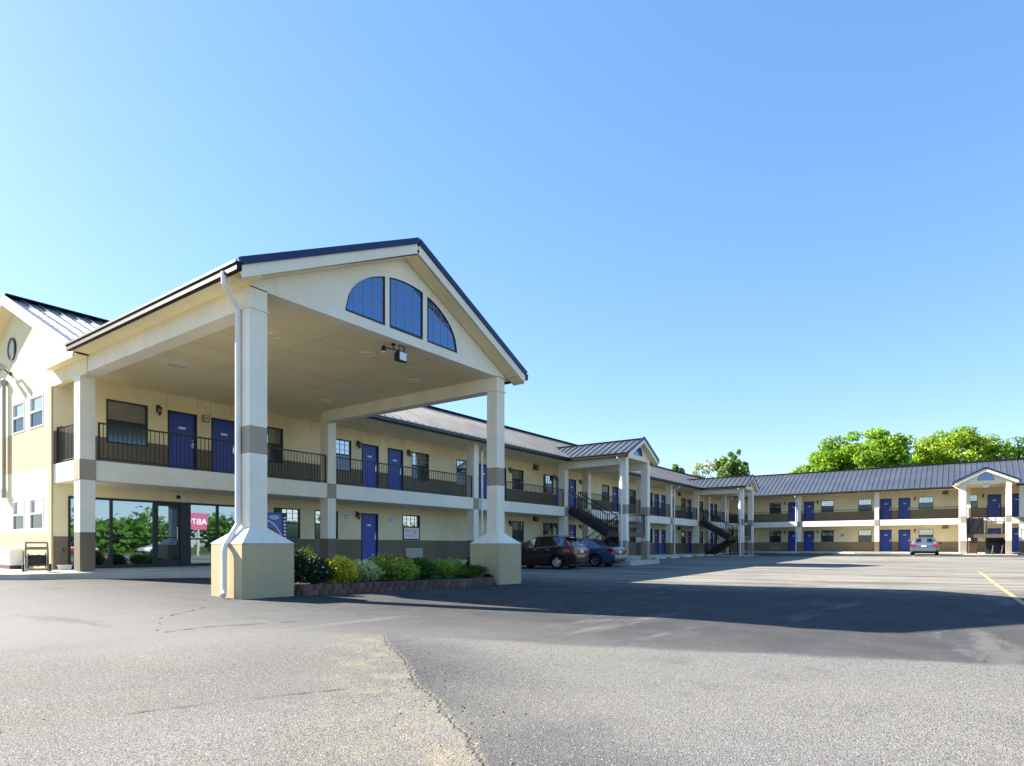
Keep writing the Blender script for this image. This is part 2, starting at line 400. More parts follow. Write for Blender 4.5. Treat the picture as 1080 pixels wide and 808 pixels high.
ribbon('asphalt_crack', [(10,3.0),(13,1.0),(17,-.5)], .02, M['crack'], .2, .03)
rs = random.Random(11); mb = MB()
def pebble(x, y, r):
    bm_ = [(rs.gauss(0, 1), rs.gauss(0, 1), rs.gauss(0, 1)) for _ in range(4)]
    z = gz(x, y)+r*.25; n = len(mb.v)
    for k in range(6):
        d = ((1,0,0),(-1,0,0),(0,1,0),(0,-1,0),(0,0,1),(0,0,-1))[k]
        q = r*rs.uniform(.6, 1.2); mb.v.append((x+d[0]*q+rs.uniform(-.2,.2)*r, y+d[1]*q+rs.uniform(-.2,.2)*r, z+d[2]*q*.7))
    for t in ((0,2,4),(2,1,4),(1,3,4),(3,0,4),(2,0,5),(1,2,5),(3,1,5),(0,3,5)): mb.f.append(tuple(n+i for i in t)); mb.m.append(rs.choice((0,0,1)) if False else (0 if k else 0))
for i in range(240):
    t = rs.random(); x, y = 4.45+(2.05-4.45)*t, 4.85+(1.5-4.85)*t; o_ = rs.gauss(0, .16)
    pebble(x+.811*o_, y-.585*o_, rs.uniform(.003, .010))
for i in range(90):
    pebble(rs.uniform(1.2, 8), rs.uniform(-1, 9), rs.uniform(.003, .007))
tag(mb.build('gravel', paint('loose_stone', (.24,.215,.17), var=.5, stain=0, bump=0), fix=False), 'loose gravel crumbs along the broken asphalt seam', 'gravel', kind='stuff')
ribbon('parking_line', [(30.5,-.55),(13.0,-.9)], .09, M['yellow'])
for v in (2.77, 5.4, 8.1, 10.8, -.9, -4.5):
    ribbon('parking_line', [(53.6 if v < 5 else 57.5, v),(51.4 if v == 2.77 else 57.0 if v > 5 else 52.6, v)], .12, M['yellow'])
for u in (23.6, 26.5, 29.2, 36.5, 39.2, 41.9, 44.6, 47.3, 50.0):
    ribbon('parking_line', [(u, 16.9),(u, 12.6)], .10, M['yellow'])

# ------------------------------------------------------------------ motel wings (local: x along the wall, y into the building, z above the floor)
UP = 2.90; WAIN = .92; SOF = 5.44; FB = 2.37
def wall_grid(mb, x0, x1, z0, z1, openings, y0, thick, bands, plane='y'):
    """bands: list of (z_top, material index); openings (x0,x1,z0,z1)"""
    X = sorted({x0, x1, *[o[0] for o in openings], *[o[1] for o in openings]})
    Z = sorted({z0, z1, *[b[0] for b in bands], *[o[2] for o in openings], *[o[3] for o in openings]})
    X = [x for x in X if x0 <= x <= x1]; Z = [z for z in Z if z0 <= z <= z1]
    def P(x, y, z): return (x, y, z) if plane == 'y' else (y, x, z)
    def mi(z):
        for t, m in bands:
            if z < t: return m
        return bands[-1][1]
    for xa, xb in zip(X, X[1:]):
        for za, zb in zip(Z, Z[1:]):
            cx, cz = (xa+xb)/2, (za+zb)/2
            if any(o[0] < cx < o[1] and o[2] < cz < o[3] for o in openings): continue
            m = mi(cz)
            mb.face([P(xa,y0,za),P(xb,y0,za),P(xb,y0,zb),P(xa,y0,zb)], m)
            mb.face([P(xb,y0+thick,za),P(xa,y0+thick,za),P(xa,y0+thick,zb),P(xb,y0+thick,zb)], m)
    for o in openings:
        a, b, c, d = o; m = mi((c+d)/2)
        mb.face([P(a,y0,c),P(a,y0+thick,c),P(a,y0+thick,d),P(a,y0,d)], m); mb.face([P(b,y0,d),P(b,y0+thick,d),P(b,y0+thick,c),P(b,y0,c)], m)
        mb.face([P(a,y0,d),P(a,y0+thick,d),P(b,y0+thick,d),P(b,y0,d)], m); mb.face([P(b,y0,c),P(b,y0+thick,c),P(a,y0+thick,c),P(a,y0,c)], m)

DW, DH = .92, 2.03; WW, WH = 1.10, 1.12
DOORS = {}; WINS = {}
def make_door(root):
    mb = MB()
    mb.box(0, .05, -.015, .12, 0, DH, 1); mb.box(DW-.05, DW, -.015, .12, 0, DH, 1); mb.box(.05, DW-.05, -.015, .12, DH-.05, DH, 1)
    mb.box(.05, DW-.05, .055, .10, .015, DH-.05, 0)
    mb.box(.05, DW-.05, -.02, .11, 0, .014, 2)
    d = mb.build('door', [M['blue'], M['jamb'], M['chrome']], root)
    mb = MB(); mb.box(DW-.135, DW-.075, .045, .054, .93, 1.13); mb.tube([(DW-.105,.045,1.0),(DW-.105,.0,1.0),(DW-.20,-.005,1.0)], .012, 8)
    mb.lathe([(.0,.030),(.026,.032),(.026,.054)], (DW-.105,0,1.18), 'y', 12)
    mb.build('handle', M['chrome'], d)
    mb = MB(); mb.box(.36, .58, .046, .053, 1.50, 1.57); mb.build('number_plate', M['white'], d)
    return d
def put_door(root, x, z, flip=False):
    if 'd' not in DOORS:
        d = DOORS['d'] = make_door(root)
    else: d = copy_tree(DOORS['d'], root)
    d.location = (x+DW, .0, z) if flip else (x, 0, z)
    if flip: d.scale = (-1, 1, 1)
    return d
def make_window(root, kind, w=WW, h=WH):
    fm = 'white' if kind == 3 else 'bronze'
    mb = MB(); f = .04; mid = h*.52
    for a, b, c, d in ((0,f,0,h),(w-f,w,0,h),(f,w-f,0,f),(f,w-f,h-f,h),(f,w-f,mid-.025,mid+.025)):
        mb.box(a, b, -.012, .09, c, d)
    nb = 4 if w > 1 else 3
    for i in range(1, nb if kind != 3 else 1): mb.box(f+(w-2*f)*i/nb-.007, f+(w-2*f)*i/nb+.007, .030, .042, mid+.025, h-f, 1)
    for i in range(1, 3 if kind != 3 else 1): mb.box(f, w-f, .031, .043, mid+(h-mid)*i/3-.007, mid+(h-mid)*i/3+.007, 1)
    o = mb.build('window', [M[fm], M['muntin']], root)
    mb = MB(); mb.box(f, w-f, .045, .05, mid+.025, h-f, 0); mb.box(f, w-f, .025, .03, f, mid-.025, 1)
    mb.build('pane', [M['winglass'], M['screen']], o)
    mb = MB()
    if kind in (0, 2):     # folds of a drawn curtain
        n = 22; ww = w-2*f if kind == 0 else (w-2*f)*.55
        for i in range(n):
            a, b = f+ww*i/n, f+ww*(i+1)/n; y = .13+.02*math.sin(i*2.1), .13+.02*math.sin((i+1)*2.1)
            mb.face([(a,y[0],f),(b,y[1],f),(b,y[1],h-f),(a,y[0],h-f)], 0)
    if kind == 3:
        for i in range(18): mb.box(f, w-f, .09, .10, f+(h-2*f)*i/18, f+(h-2*f)*(i+.8)/18, 0)
    mb.face([(0,.30,0),(w,.30,0),(w,.30,h),(0,.30,h)], 1)
    mb.build('curtain', [M['curtain'], M['dark']], o)
    return o
def put_window(root, x, z, kind=0, w=WW, h=WH):
    k = (kind, round(w,2), round(h,2))
    if k not in WINS: o = WINS[k] = make_window(root, *k)
    else: o = copy_tree(WINS[k], root)
    o.location = (x, 0, z); return o

def seam_roof_side(mb, poly_eave, poly_ridge, n_dir, spacing):
    pass
PITCH = .467
def rail(mb, x0, x1, y, zb, h=1.02):
    mb.box(x0, x1, y-.02, y+.02, zb+h-.04, zb+h); mb.box(x0, x1, y-.015, y+.015, zb+.06, zb+.09)
    n = max(1, int((x1-x0)/.118))
    for i in range(n+1):
        x = x0+(x1-x0)*i/n; w = .02 if i in (0, n) else .008
        xx = min(max(x, x0+w), x1-w); mb.box(xx-w, xx+w, y-w, y+w, zb if i in (0, n) else zb+.09, zb+h-.04)

def wing(root, L, doors_g, doors_u, wins_g, wins_u, extra_g, posts, rails, roofx, y_back, spouts, gut, joints=None, wall_x0=0, lobby=None, stops=(), slab_x0=0.0):
    ops = []
    for x in doors_g: ops.append((x, x+DW, 0, DH))
    for x in doors_u: ops.append((x, x+DW, UP, UP+DH))
    for x, z, k, w, h in wins_g+wins_u: ops.append((x, x+w, z, z+h))
    ops += extra_g
    mb = MB(); wall_grid(mb, wall_x0, L, -.5, SOF, ops, 0, .14, [(WAIN, 1), (UP, 0), (UP+WAIN, 1), (99, 0)])
    for u in (joints[0] if joints else ()): mb.box(u-LX-.004, u-LX+.004, -.0015, 0, UP+DH+.02, SOF, 2)
    for u in (joints[1] if joints else ()): mb.box(u-LX-.004, u-LX+.004, -.0015, 0, DH+.03, FB, 2)
    mb.face([(wall_x0,y_back,-.5),(L,y_back,-.5),(L,y_back,SOF),(wall_x0,y_back,SOF)], 0)
    mb.face([(L,0,-.5),(L,y_back,-.5),(L,y_back,SOF),(L,0,SOF)], 0)
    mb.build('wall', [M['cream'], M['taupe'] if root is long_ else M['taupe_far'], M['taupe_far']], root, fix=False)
    for i, x in enumerate(doors_g): put_door(root, x, 0, i % 2 == 0 and False)
    for i, x in enumerate(doors_u): put_door(root, x, UP)
    rw_ = random.Random(3)
    for x, z, k, w, h in wins_g+wins_u: put_window(root, x, z, rw_.choice((0,1,2,1)) if k == 1 else k, w, h)
    # floors
    mb = MB(); mb.box(slab_x0, L, -1.95, -.002, -.6, 0); mb.build('walkway', M['conc'], root, bevel=.02)
    mb = MB(); mb.box(0, L, -1.80, -.003, FB, UP); mb.build('balcony_slab', M['white_stucco'], root, bevel=.012)
    # posts with painted bands
    for x in posts:
        mb = MB(); y0, y1 = -1.815, -1.38; w = .175
        for za, zb, m in ((-.4, WAIN, 1), (WAIN, FB, 0), (FB, UP, 2), (UP, SOF, 0)):
            e = .012 if m == 2 else 0
            mb.box(x-w-e, x+w+e, y0-e, y1, za, zb, m)
        mb.build('post', [M['white_stucco'], M['taupe'], M['band']], root)
    for a, b in rails:
        mb = MB(); rail(mb, a, b, -1.73, UP); mb.build('railing', M['iron'], root)
    # soffit, fascia, gutter
    a, b = roofx
    mb = MB(); mb.box(a+.1, b, -2.28, -.004, SOF, SOF+.03); mb.build('soffit', M['ceil'], root)
    for ga, gb in gut:
        mb = MB(); mb.box(ga, gb, -2.38, -2.29, SOF-.03, SOF+.13); mb.box(ga, gb, -2.40, -2.38, SOF+.09, SOF+.14); mb.build('gutter', M['gutter'], root)
    # roof
    ez, ry = SOF+.17, 3.0; rz = ez+(ry+2.40)*PITCH; yb = 2*ry+2.40
    mb = MB()
    prof = [(-2.40, ez), (ry, rz), (yb, ez), (yb, ez-.10), (ry, rz-.12), (-2.40, ez-.10)]
    mb.prism(prof, lambda p, x: (x, p[0], p[1]), a, b)
    n = int((b-a)/.405)
    for i in range(n+1):
        x = a+.012+(b-a-.024)*i/n
        mb.beam((x,-2.40,ez+.02), (x,ry,rz+.02), .028, .05); mb.beam((x,yb,ez+.02), (x,ry,rz+.02), .028, .05)
    rf = mb.build('roof', M['roof'], root, fix=False)
    mb = MB(); mb.beam((a, ry-.1, rz+.02), (b, ry-.1, rz+.02), .24, .03); mb.beam((a, ry+.1, rz+.02), (b, ry+.1, rz+.02), .24, .03)
    mb.build('ridge_cap', M['navy'], rf)
    for x in spouts:
        mb = MB(); y = -1.90
        mb.tube([(x,-2.33,SOF+.05),(x,-2.33,SOF-.14),(x,y,SOF-.34),(x,y,-.05),(x,y-.22,-.16)], .05, 8)
        mb.build('downspout', M['dspout'], root, smooth=True)

# ---- the long wing
LX, LY, LZ = 6.4, 20.2, .36
long_ = thing('motel_building', (LX, LY, LZ), 'long cream two storey motel wing with black railings and a glazed lobby', 'building')
def X(us): return [u-LX for u in us]
dg = X([17.19, 32.5, 34.0, 40.1, 41.5, 47.58, 49.05, 55.1, 56.55, 61.3, 62.6])
du = X([9.43, 10.83, 17.22, 18.66, 24.95, 26.4, 32.5, 34.0, 40.1, 41.5, 47.58, 49.05, 55.1, 56.55, 61.3, 62.6])
zg = .93; zu = UP+.93
wg = [(u-LX, zg, k, WW, WH) for u, k in ((14.90,0),(19.54,2),(27.90,1),(31.03,1),(38.5,1),(42.9,1),(46.1,1),(50.6,1),(53.55,1),(58.2,1))]
wg += [(13.15-LX, zg, 2, WW, WH)]
wu = [(7.70-LX, UP+.78, 1, 1.14, 1.27)] + [(u-LX, UP+.78, k, WW, 1.27) for u, k in ((12.42,1),(15.57,0),(20.13,2),(23.2,0))]
wu += [(u-LX, zu, k, WW, WH) for u, k in ((27.88,2),(31.05,1),(35.75,1),(38.5,1),(42.9,1),(46.1,1),(50.6,1),(53.55,1),(58.2,1))]
LOB = (6.75-LX, 12.15-LX, .03, 2.05)
posts = X([14.30, 22.52, 30.73, 33.45, 41.2, 46.7, 52.87, 55.75, 60.5])
rails_u = [(6.85,14.1),(14.5,22.3),(22.75,30.5),(32.45,33.25),(33.65,41.0),(41.4,46.5),(46.9,52.65),(54.35,55.55),(55.95,60.3),(60.7,65.2)]
wing(long_, 66.97-LX, dg, du, wg, wu, [LOB], posts, [(a-LX, b-LX) for a, b in rails_u], (-.32, 63.6), 8.0,
     X([22.85, 47.05, 60.9]), [(14.72-LX,30.06-LX),(34.16-LX,52.16-LX),(56.26-LX,63.0-LX)], ((9.40,10.36,10.80,11.78,14.75,17.18,18.17,18.62,19.61,22.0,24.91,25.9,29.3,32.46,33.46,35.0),(13.0,14.5,17.15,18.14,21.4,24.0,26.8,29.3)), slab_x0=-.05)
# end railing beside the corner column
mb = MB(); n = 14
mb.box(.07,.11,-1.38,-.02,UP+.98,UP+1.02); mb.box(.075,.105,-1.38,-.02,UP+.06,UP+.09)
for i in range(n+1):
    y = -.04-1.32*i/n; w = .02 if i == 0 else .008; mb.box(.09-w,.09+w,y-w,y+w,UP+.02,UP+.98)
mb.build('railing', M['iron'], long_)
# gable end wall
eops = [(.73, 1.82, 1.12, 2.02), (2.26, 3.30, 1.12, 2.02), (.73, 1.82, 4.05, 4.97), (2.26, 3.30, 4.05, 4.97)]
mb = MB(); wall_grid(mb, 0, 8.0, -.5, SOF, eops, 0, .14, [(1.04, 1), (UP-.03, 0), (4.05, 2), (99, 0)], plane='x')
top = lambda y: SOF+.05+(5.4-abs(y-3.0))*PITCH
mb.prism([(-2.26, SOF-.40), (0, SOF-.40), (0, SOF), (8.0, SOF), (8.26, top(8.26)), (3.0, top(3.0)), (-2.26, top(-2.26))], lambda p, x: (x, p[0], p[1]), -.002, .12, m=0)
mb.box(-.05, -.003, -.002, .26, -.5, SOF-.40, 3)
mb.build('gable_wall', [M['cream'], M['tan'], M['peach'], M['tan']], long_, fix=False)
mb = MB()
for s, (ya, yb) in ((1, (-2.42, 3.0)), (-1, (8.42, 3.0))):
    za, zb = SOF+.06, SOF+.06+5.42*PITCH
    mb.beam((-.34, ya, za-.06), (-.34, yb, zb-.06), .05, .20)
mb.build('rake_board', M['white_stucco'], long_)
mb = MB()
for ya, yb in ((-2.3, 3.0), (8.3, 3.0)):
    za, zb = SOF+.02, SOF+.02+5.3*PITCH
    mb.face([(-.31,ya,za),(0,ya,za),(0,yb,zb),(-.31,yb,zb)])
mb.build('rake_soffit', M['ceil'], long_)
for y0, y1, z0, z1 in eops:
    o = put_window(long_, 0, 0, 3, round(y1-y0, 2), .90 if z0 < 2 else .92)
    o.location = (0, y1, z0); o.rotation_euler = (0, 0, -PI/2)
mb = MB(); mb.lathe([(.34,-.05),(.34,0),(.27,0),(.27,-.03),(.27,-.05),(.34,-.05)], (0,3.3,7.15-.48), 'x', 28)
for i in range(-4, 5):
    hh = math.sqrt(max(0, .27**2-(i*.06)**2)); mb.box(-.035,-.005,3.3-hh,3.3+hh,6.67+i*.06-.012,6.67+i*.06+.012,1)
mb.build('gable_vent', [M['brownfix'], M['white']], long_)
# lobby glazing
lx0, lx1, lz0, lz1 = LOB
mb = MB(); fr = .05
for u in (6.75+.025, 7.84, 9.04, 11.05, 12.15-.025): mb.box(u-LX-.03, u-LX+.03, -.02, .10, lz0, lz1)
mb.box(lx0, lx1, -.025, .10, lz1-.06, lz1); mb.box(lx0, lx1, -.025, .10, lz0-.03, lz0+.06)
for a, b in ((6.78,7.81),(7.87,9.01),(10.16,11.02),(11.08,12.1)): mb.box(a-LX, b-LX, -.015, .09, .86, .91)
mb.box(9.80-LX, 10.14-LX, -.03, .10, lz0, lz1)
lob = mb.build('lobby_frame', M['bronze'], long_)
for a, b in ((6.78,7.81),(7.87,9.01),(10.14,11.02),(11.08,12.1)):
    mb = MB(); mb.box(a-LX, b-LX, .03, .04, lz0+.06, lz1-.06); mb.build('pane', M['lobbyglass'], lob)
mb = MB(); a, b = 9.08-LX, 9.80-LX
for q in ((a,a+.07,.06,1.98),(b-.07,b,.06,1.98),(a+.07,b-.07,1.90,1.98),(a+.07,b-.07,.06,.22),(a+.07,b-.07,.90,.94)): mb.box(q[0], q[1], .0, .05, q[2], q[3])
d = mb.build('entrance_door', M['bronze'], long_)
mb = MB(); mb.box(a+.07, b-.07, .02, .03, .22, 1.90); mb.build('pane', M['lobbyglass'], d)
mb = MB(); mb.tube([(b-.10,-.01,.85),(b-.10,-.06,.85),(b-.10,-.06,1.25),(b-.10,-.01,1.25)], .014, 8); mb.build('handle', M['chrome'], d)
mb = MB(); mb.box(lx0, lx1, 3.6, 3.65, 0, 2.37, 0); mb.box(lx0, lx1, .2, 3.6, -.02, .0, 1); mb.box(lx0-.05, lx0, .15, 3.65, 0, 2.37, 0); mb.box(lx1, lx1+.05, .15, 3.65, 0, 2.37, 0)
mb.box(lx0, lx1, .15, 3.65, 2.37, 2.40, 0)
mb.box(3.3, 4.9, 2.0, 2.7, 0, 1.1, 2)
mb.build('lobby_room', [M['taupe'], M['tanpl'], M['cartbrn']], long_)

# ---- the far wing, turned 90 degrees
FX, FY, FZ = 67.05, 20.2, .51
far_ = thing('motel_building', (FX, FY, FZ), 'sunlit far wing of the motel with blue ribbed roof, closing off the parking lot', 'building', rz=-PI/2)
fd, fw_u, fw_g = [], [], []
for k in range(0, 5):
    b = FY-14.16+8.0*k if k else FY-14.16
    b = [6.04, 14.05, 21.99+.02, 30.0, 38.0][k]
    fd += [b, b+1.47]
    for (x, kk) in ((b-1.78, 1), (b+3.02, 1)):
        fw_u.append((x, zu, kk, WW, WH)); fw_g.append((x, zg, kk, WW, WH))
fd = [d for d in fd if d < 41]; 
fposts = X([LX+7.4, LX+13.95, LX+20.65, LX+24.2, LX+32, LX+40])
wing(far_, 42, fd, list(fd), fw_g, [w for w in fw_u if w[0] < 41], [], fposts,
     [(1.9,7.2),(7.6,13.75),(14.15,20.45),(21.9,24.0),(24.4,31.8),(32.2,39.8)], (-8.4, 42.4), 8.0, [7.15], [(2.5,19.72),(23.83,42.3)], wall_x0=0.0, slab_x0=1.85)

# ------------------------------------------------------------------ entrance portico (world minus root)
def gable_roof(root, x0, x1, xc, y0, yE, eave, pitch, mats, rib=.405, navy=.13, board=.20, face_y=None):
    """ridge along y; yE is where the eaves meet the main roof (whose slope is PITCH)"""
    rz = eave+(xc-x0)*pitch; yR = yE+(rz-eave)/PITCH
    mb = MB(); t = .10
    for xe in (x0, x1):
        mb.face([(xe,y0,eave),(xe,yE,eave),(xc,yR,rz),(xc,y0,rz)]); mb.face([(xe,y0,eave-t),(xc,y0,rz-t),(xc,yR,rz-t),(xe,yE,eave-t)])
        mb.face([(xe,y0,eave-t),(xe,yE,eave-t),(xe,yE,eave),(xe,y0,eave)]); mb.face([(xe,y0,eave-t),(xe,y0,eave),(xc,y0,rz),(xc,y0,rz-t)])
    n = int((yR-y0)/rib)
    for i in range(1, n+1):
        y = y0+rib*i
        for xe in (x0, x1):
            f_ = 0 if y <= yE else (y-yE)/(yR-yE)
            xa = xe+(xc-xe)*f_; za = eave+(rz-eave)*f_
            if f_ < .95: mb.beam((xa,y,za+.02), (xc,y,rz+.02), .028, .05)
    rf = mb.build('roof', M['roof'], root, fix=False)
    mb = MB()
    for xe in (x0-.02, x1+.02):
        mb.beam((xe,y0-.03,eave-.0), (xc,y0-.03,rz+.03), .07, navy)
    for s in (-.09, .09): mb.beam((xc+s,y0-.06,rz+.035-abs(s)*pitch), (xc+s,yR,rz+.035-abs(s)*pitch), .20, .02)
    mb.build('rake_trim', M['navy'], rf)
    mb = MB()
    for xe in (x0, x1): mb.beam((xe,y0,eave-navy/2-board/2-.005), (xc,y0,rz-navy/2-board/2+.02), .05, board)
    mb.build('rake_board', M['white_stucco'], rf)
    mb = MB()
    for xe in (x0, x1):
        e = .28
        mb.face([(xe,y0+.02,eave-e),(xc,y0+.02,rz-e),(xc,face_y,rz-e),(xe,face_y,eave-e)])
    mb.build('rake_soffit', M['ceil'], rf)
    for xe, s in ((x0, -1), (x1, 1)):
        mb = MB()
        a, b = sorted((xe, xe+s*.10))
        mb.box(a, b, y0-.04, yE-.02, eave-.17, eave-.02); c, d_ = sorted((xe+s*.10, xe+s*.12)); mb.box(c, d_, y0-.04, yE-.02, eave-.05, eave)
        mb.build('gutter', M['gutter'], root)
    return rz
def arch(xc, z0, hw, hh, xa, xb, n=14):
    """half ellipse clipped to [xa, xb]"""
    f = lambda x: z0+hh*math.sqrt(max(0, 1-((x-xc)/hw)**2))
    top = []
    for i in range(n+1):
        x = xa+(xb-xa)*i/n
        if abs(x-xc) >= hw-1e-6 : continue
        top.append((x, f(x)))
    return [(xa, z0), (xb, z0)] + top[::-1]
def arch_windows(root, wallname, outline, panes, y0, y1, grid, mats):
    mb = MB(); mb.prism(outline, lambda p, y: (p[0], y, p[1]), y0, y1, holes=panes)
    w = mb.build(wallname, mats, root, fix=False)
    for pn in panes:
        cx = sum(p[0] for p in pn)/len(pn); cz = sum(p[1] for p in pn)/len(pn)
        inner = [(cx+(p[0]-cx)*.955, cz+(p[1]-cz)*.945) for p in pn]
        mb = MB(); mb.prism(pn, lambda p, y: (p[0], y, p[1]), y0-.015, y0+.06, holes=[inner])
        fo = mb.build('fan_window', M['jamb'], root, fix=False)
        mb = MB(); mb.prism(inner, lambda p, y: (p[0], y, p[1]), y0+.015, y0+.03)
        xa, xb = min(p[0] for p in inner), max(p[0] for p in inner); za, zb = min(p[1] for p in inner), max(p[1] for p in inner)
        def topz(x):
            t = [p for p in inner if p[1] > za+1e-4]; t.sort()
            for p, q in zip(t, t[1:]):
                if p[0] <= x <= q[0]: return p[1]+(q[1]-p[1])*(x-p[0])/max(1e-6, q[0]-p[0])
            return None
        if grid:
            x = xa+grid*.8
            while x < xb-.03:
                tz = topz(x)
                if tz: mb.box(x-.006, x+.006, y0+.006, y0+.013, za, tz-.01, 1)
                x += grid
            z = za+grid*1.1
            while z < zb-.03:
                xs_ = [xa+(xb-xa)*i/80 for i in range(81)]; ok = [q for q in xs_ if (topz(q) or 0) > z+.01]
                if len(ok) > 2: mb.box(min(ok)+.01, max(ok)-.01, y0+.007, y0+.014, z-.006, z+.006, 1)
                z += grid*1.1
        mb.build('pane', [M['fanglass'], M['muntin']], fo, fix=False)
    return w
PX, PY = 6.42, 10.63
port = thing('entrance_portico', (PX, PY, 0), 'tall gabled entrance portico with fan window, on two front columns with big square pedestals', 'portico')
W_ = 14.30-6.42+.0; W_ = 7.88     # outer width
CEIL, BEAM = 5.80, 5.43           # absolute heights
EAVE = 5.98
gable_roof(port, -.42, W_+.42, W_/2, -.42, 7.22, EAVE, .4745, None, face_y=-.02)
pk = EAVE+(W_/2+.42)*.4745
gz_top = lambda x: EAVE-.12+(W_/2+.42-abs(x-W_/2))*.4745
xc = W_/2+.06
panes = [arch(xc, 6.03, 1.80, 1.20, xc-1.799, xc-.69), arch(xc, 6.03, 1.80, 1.20, xc-.54, xc+.53), arch(xc, 6.03, 1.80, 1.20, xc+.70, xc+1.799)]
arch_windows(port, 'gable_wall', [(0, CEIL), (W_, CEIL), (W_, gz_top(W_)), (W_/2, gz_top(W_/2)), (0, gz_top(0))], panes, 0, .30, .27, M['white_stucco'])
mb = MB()
yb_ = 7.80
mb.box(-.0, .36, .0, yb_, BEAM, CEIL+.02)
mb.build('side_beam', M['white_stucco'], port)
mb = MB(); mb.box(W_-.36, W_, .0, yb_, BEAM, CEIL+.02); mb.build('side_beam', M['white_stucco'], port)
mb = MB(); mb.box(.36, W_-.36, .30, 7.285, CEIL, CEIL+.03)
for q in (1.52, 2.74, 3.96, 5.18, 6.40): mb.box(.37, W_-.37, q-.006, q+.006, CEIL-.0015, CEIL+.012, 1)
for q in (2.6, 5.2): mb.box(q-.005, q+.005, .31, 7.28, CEIL-.003, CEIL+.018, 1)
mb.build('ceiling', [M['ceil'], M['tan']], port, fix=False)
mb = MB(); mb.box(-.42, .0, -.40, 7.2, EAVE-.13, EAVE-.11); mb.box(-.012, .0, -.0, 7.2, CEIL, EAVE-.12); mb.build('eave_soffit', M['ceil'], port)
mb = MB(); mb.box(W_, W_+.42, -.40, 7.2, EAVE-.13, EAVE-.11); mb.box(W_, W_+.012, 0, 7.2, CEIL, EAVE-.12); mb.build('eave_soffit', M['ceil'], port)
for i, x in enumerate((.0, W_-.36)):
    g = gz(PX+x, PY)-.03; pz = 1.055 if i == 0 else 1.08; cx, cy = x+.18, .18; s0 = 1.56; hw = .535
    mb = MB(); w = .18
    for za, zb, m in ((pz, FB+LZ, 0), (FB+LZ, UP+LZ-.02, 1), (UP+LZ-.02, BEAM+.0, 0)):
        mb.box(cx-w, cx+w, cy-w, cy+w, za, zb, m)
    mb.box(cx-w-.03, cx+w+.02, cy-w-.03, cy+w, BEAM-.02, BEAM+.0, 0)
    if i == 0: pass
    c = mb.build('column', [M['white_stucco'], M['band']], port, fix=False)
    mb = MB(); b4 = [(cx-hw,cy-hw),(cx+hw,cy-hw),(cx+hw,cy+hw),(cx-hw,cy+hw)]; t4 = [(cx-w-.003,cy-w-.003),(cx+w+.003,cy-w-.003),(cx+w+.003,cy+w+.003),(cx-w-.003,cy+w+.003)]
    for k in range(4):
        k2 = (k+1) % 4; mb.face([(*b4[k],pz),(*b4[k2],pz),(*t4[k2],pz+.29),(*t4[k],pz+.29)])
    mb.face([(*p, pz) for p in b4])
    mb.build('sloped_cap', M['white_stucco'], c)
    mb = MB(); mb.box(cx-hw+.006, cx+hw-.006, cy-hw+.006, cy+hw-.006, g-.2, pz-.004); mb.build('pedestal', M['tan'], c, bevel=.012)
# rear corner column, part of the building line
mb = MB(); y0 = 18.4-PY
for za, zb, m in ((.0, 1.37, 1), (1.37, FB+LZ, 0), (FB+LZ, UP+LZ, 2), (UP+LZ, BEAM, 0)):
    e = .014 if m == 2 else 0
    mb.box(-.02-e, .33+e, y0-.02-e, y0+.36, za, zb, m)
mb.build('column', [M['white_stucco'], M['taupe'], M['band']], port, fix=False)
mb = MB(); mb.tube([(-.50,-.02,EAVE-.1),(-.50,-.02,EAVE-.30),(-.05,.30,BEAM-.02),(-.05,.30,1.42),(-.42,.10,1.0),(-.44,.08,.9),(-.44,.08,gz(PX,PY)+.14),(-.52,-.02,gz(PX,PY)+.06)], .052, 10)
mb.build('downspout', M['dspout'], port, smooth=True)

# ------------------------------------------------------------------ stair canopies and black stairs
CW, CD = 3.20, 3.80
def make_canopy():
    r = thing('stair_canopy', (0,0,0), 'x', 'canopy', 'gabled stair canopies')
    ce, be, ev = 5.44, 5.07, 5.62
    gable_roof(r, -.42, CW+.42, CW/2, -.32, CD-.50, ev, .50, None, face_y=-.01)
    gt = lambda x: ev-.12+(CW/2+.42-abs(x-CW/2))*.50
    arch_windows(r, 'gable_wall', [(0, ce), (CW, ce), (CW, gt(CW)), (CW/2, gt(CW/2)), (0, gt(0))], [arch(CW/2, 5.70, .54, .52, CW/2-.539, CW/2+.539)], 0, .26, 0, M['white_stucco'])
    for xa in (0, CW-.34):
        mb = MB(); mb.box(xa, xa+.34, 0, CD, be, ce+.02); mb.build('side_beam', M['white_stucco'], r)
    mb = MB(); mb.box(.34, CW-.34, .26, CD-.47, ce, ce+.03); mb.build('ceiling', M['ceil'], r)
    for xa in (-.42, CW):
        mb = MB(); mb.box(xa, xa+.42, -.3, CD-.52, ev-.13, ev-.11); mb.build('eave_soffit', M['ceil'], r)
    for x in (0, CW-.36):
        mb = MB()
        for za, zb, m in ((-.5, .95, 1), (.95, FB, 0), (FB, UP, 1), (UP, be, 0)): mb.box(x, x+.36, 0, .40, za, zb, m)
        mb.build('column', [M['white_stucco'], M['band']], r, fix=False)
    mb = MB(); mb.tube([(-.46,.28,ev-.1),(-.46,.28,ev-.25),(-.06,.22,ev-.55),(-.06,.22,-.05),(-.2,.0,-.2)], .05, 8); mb.build('downspout', M['dspout'], r, smooth=True)
    mb = MB(); mb.box(-.35, CW+.35, -.45, CD-.16, -.7, -.12); mb.build('base_slab', M['curbc'], r, bevel=.03)
    return r
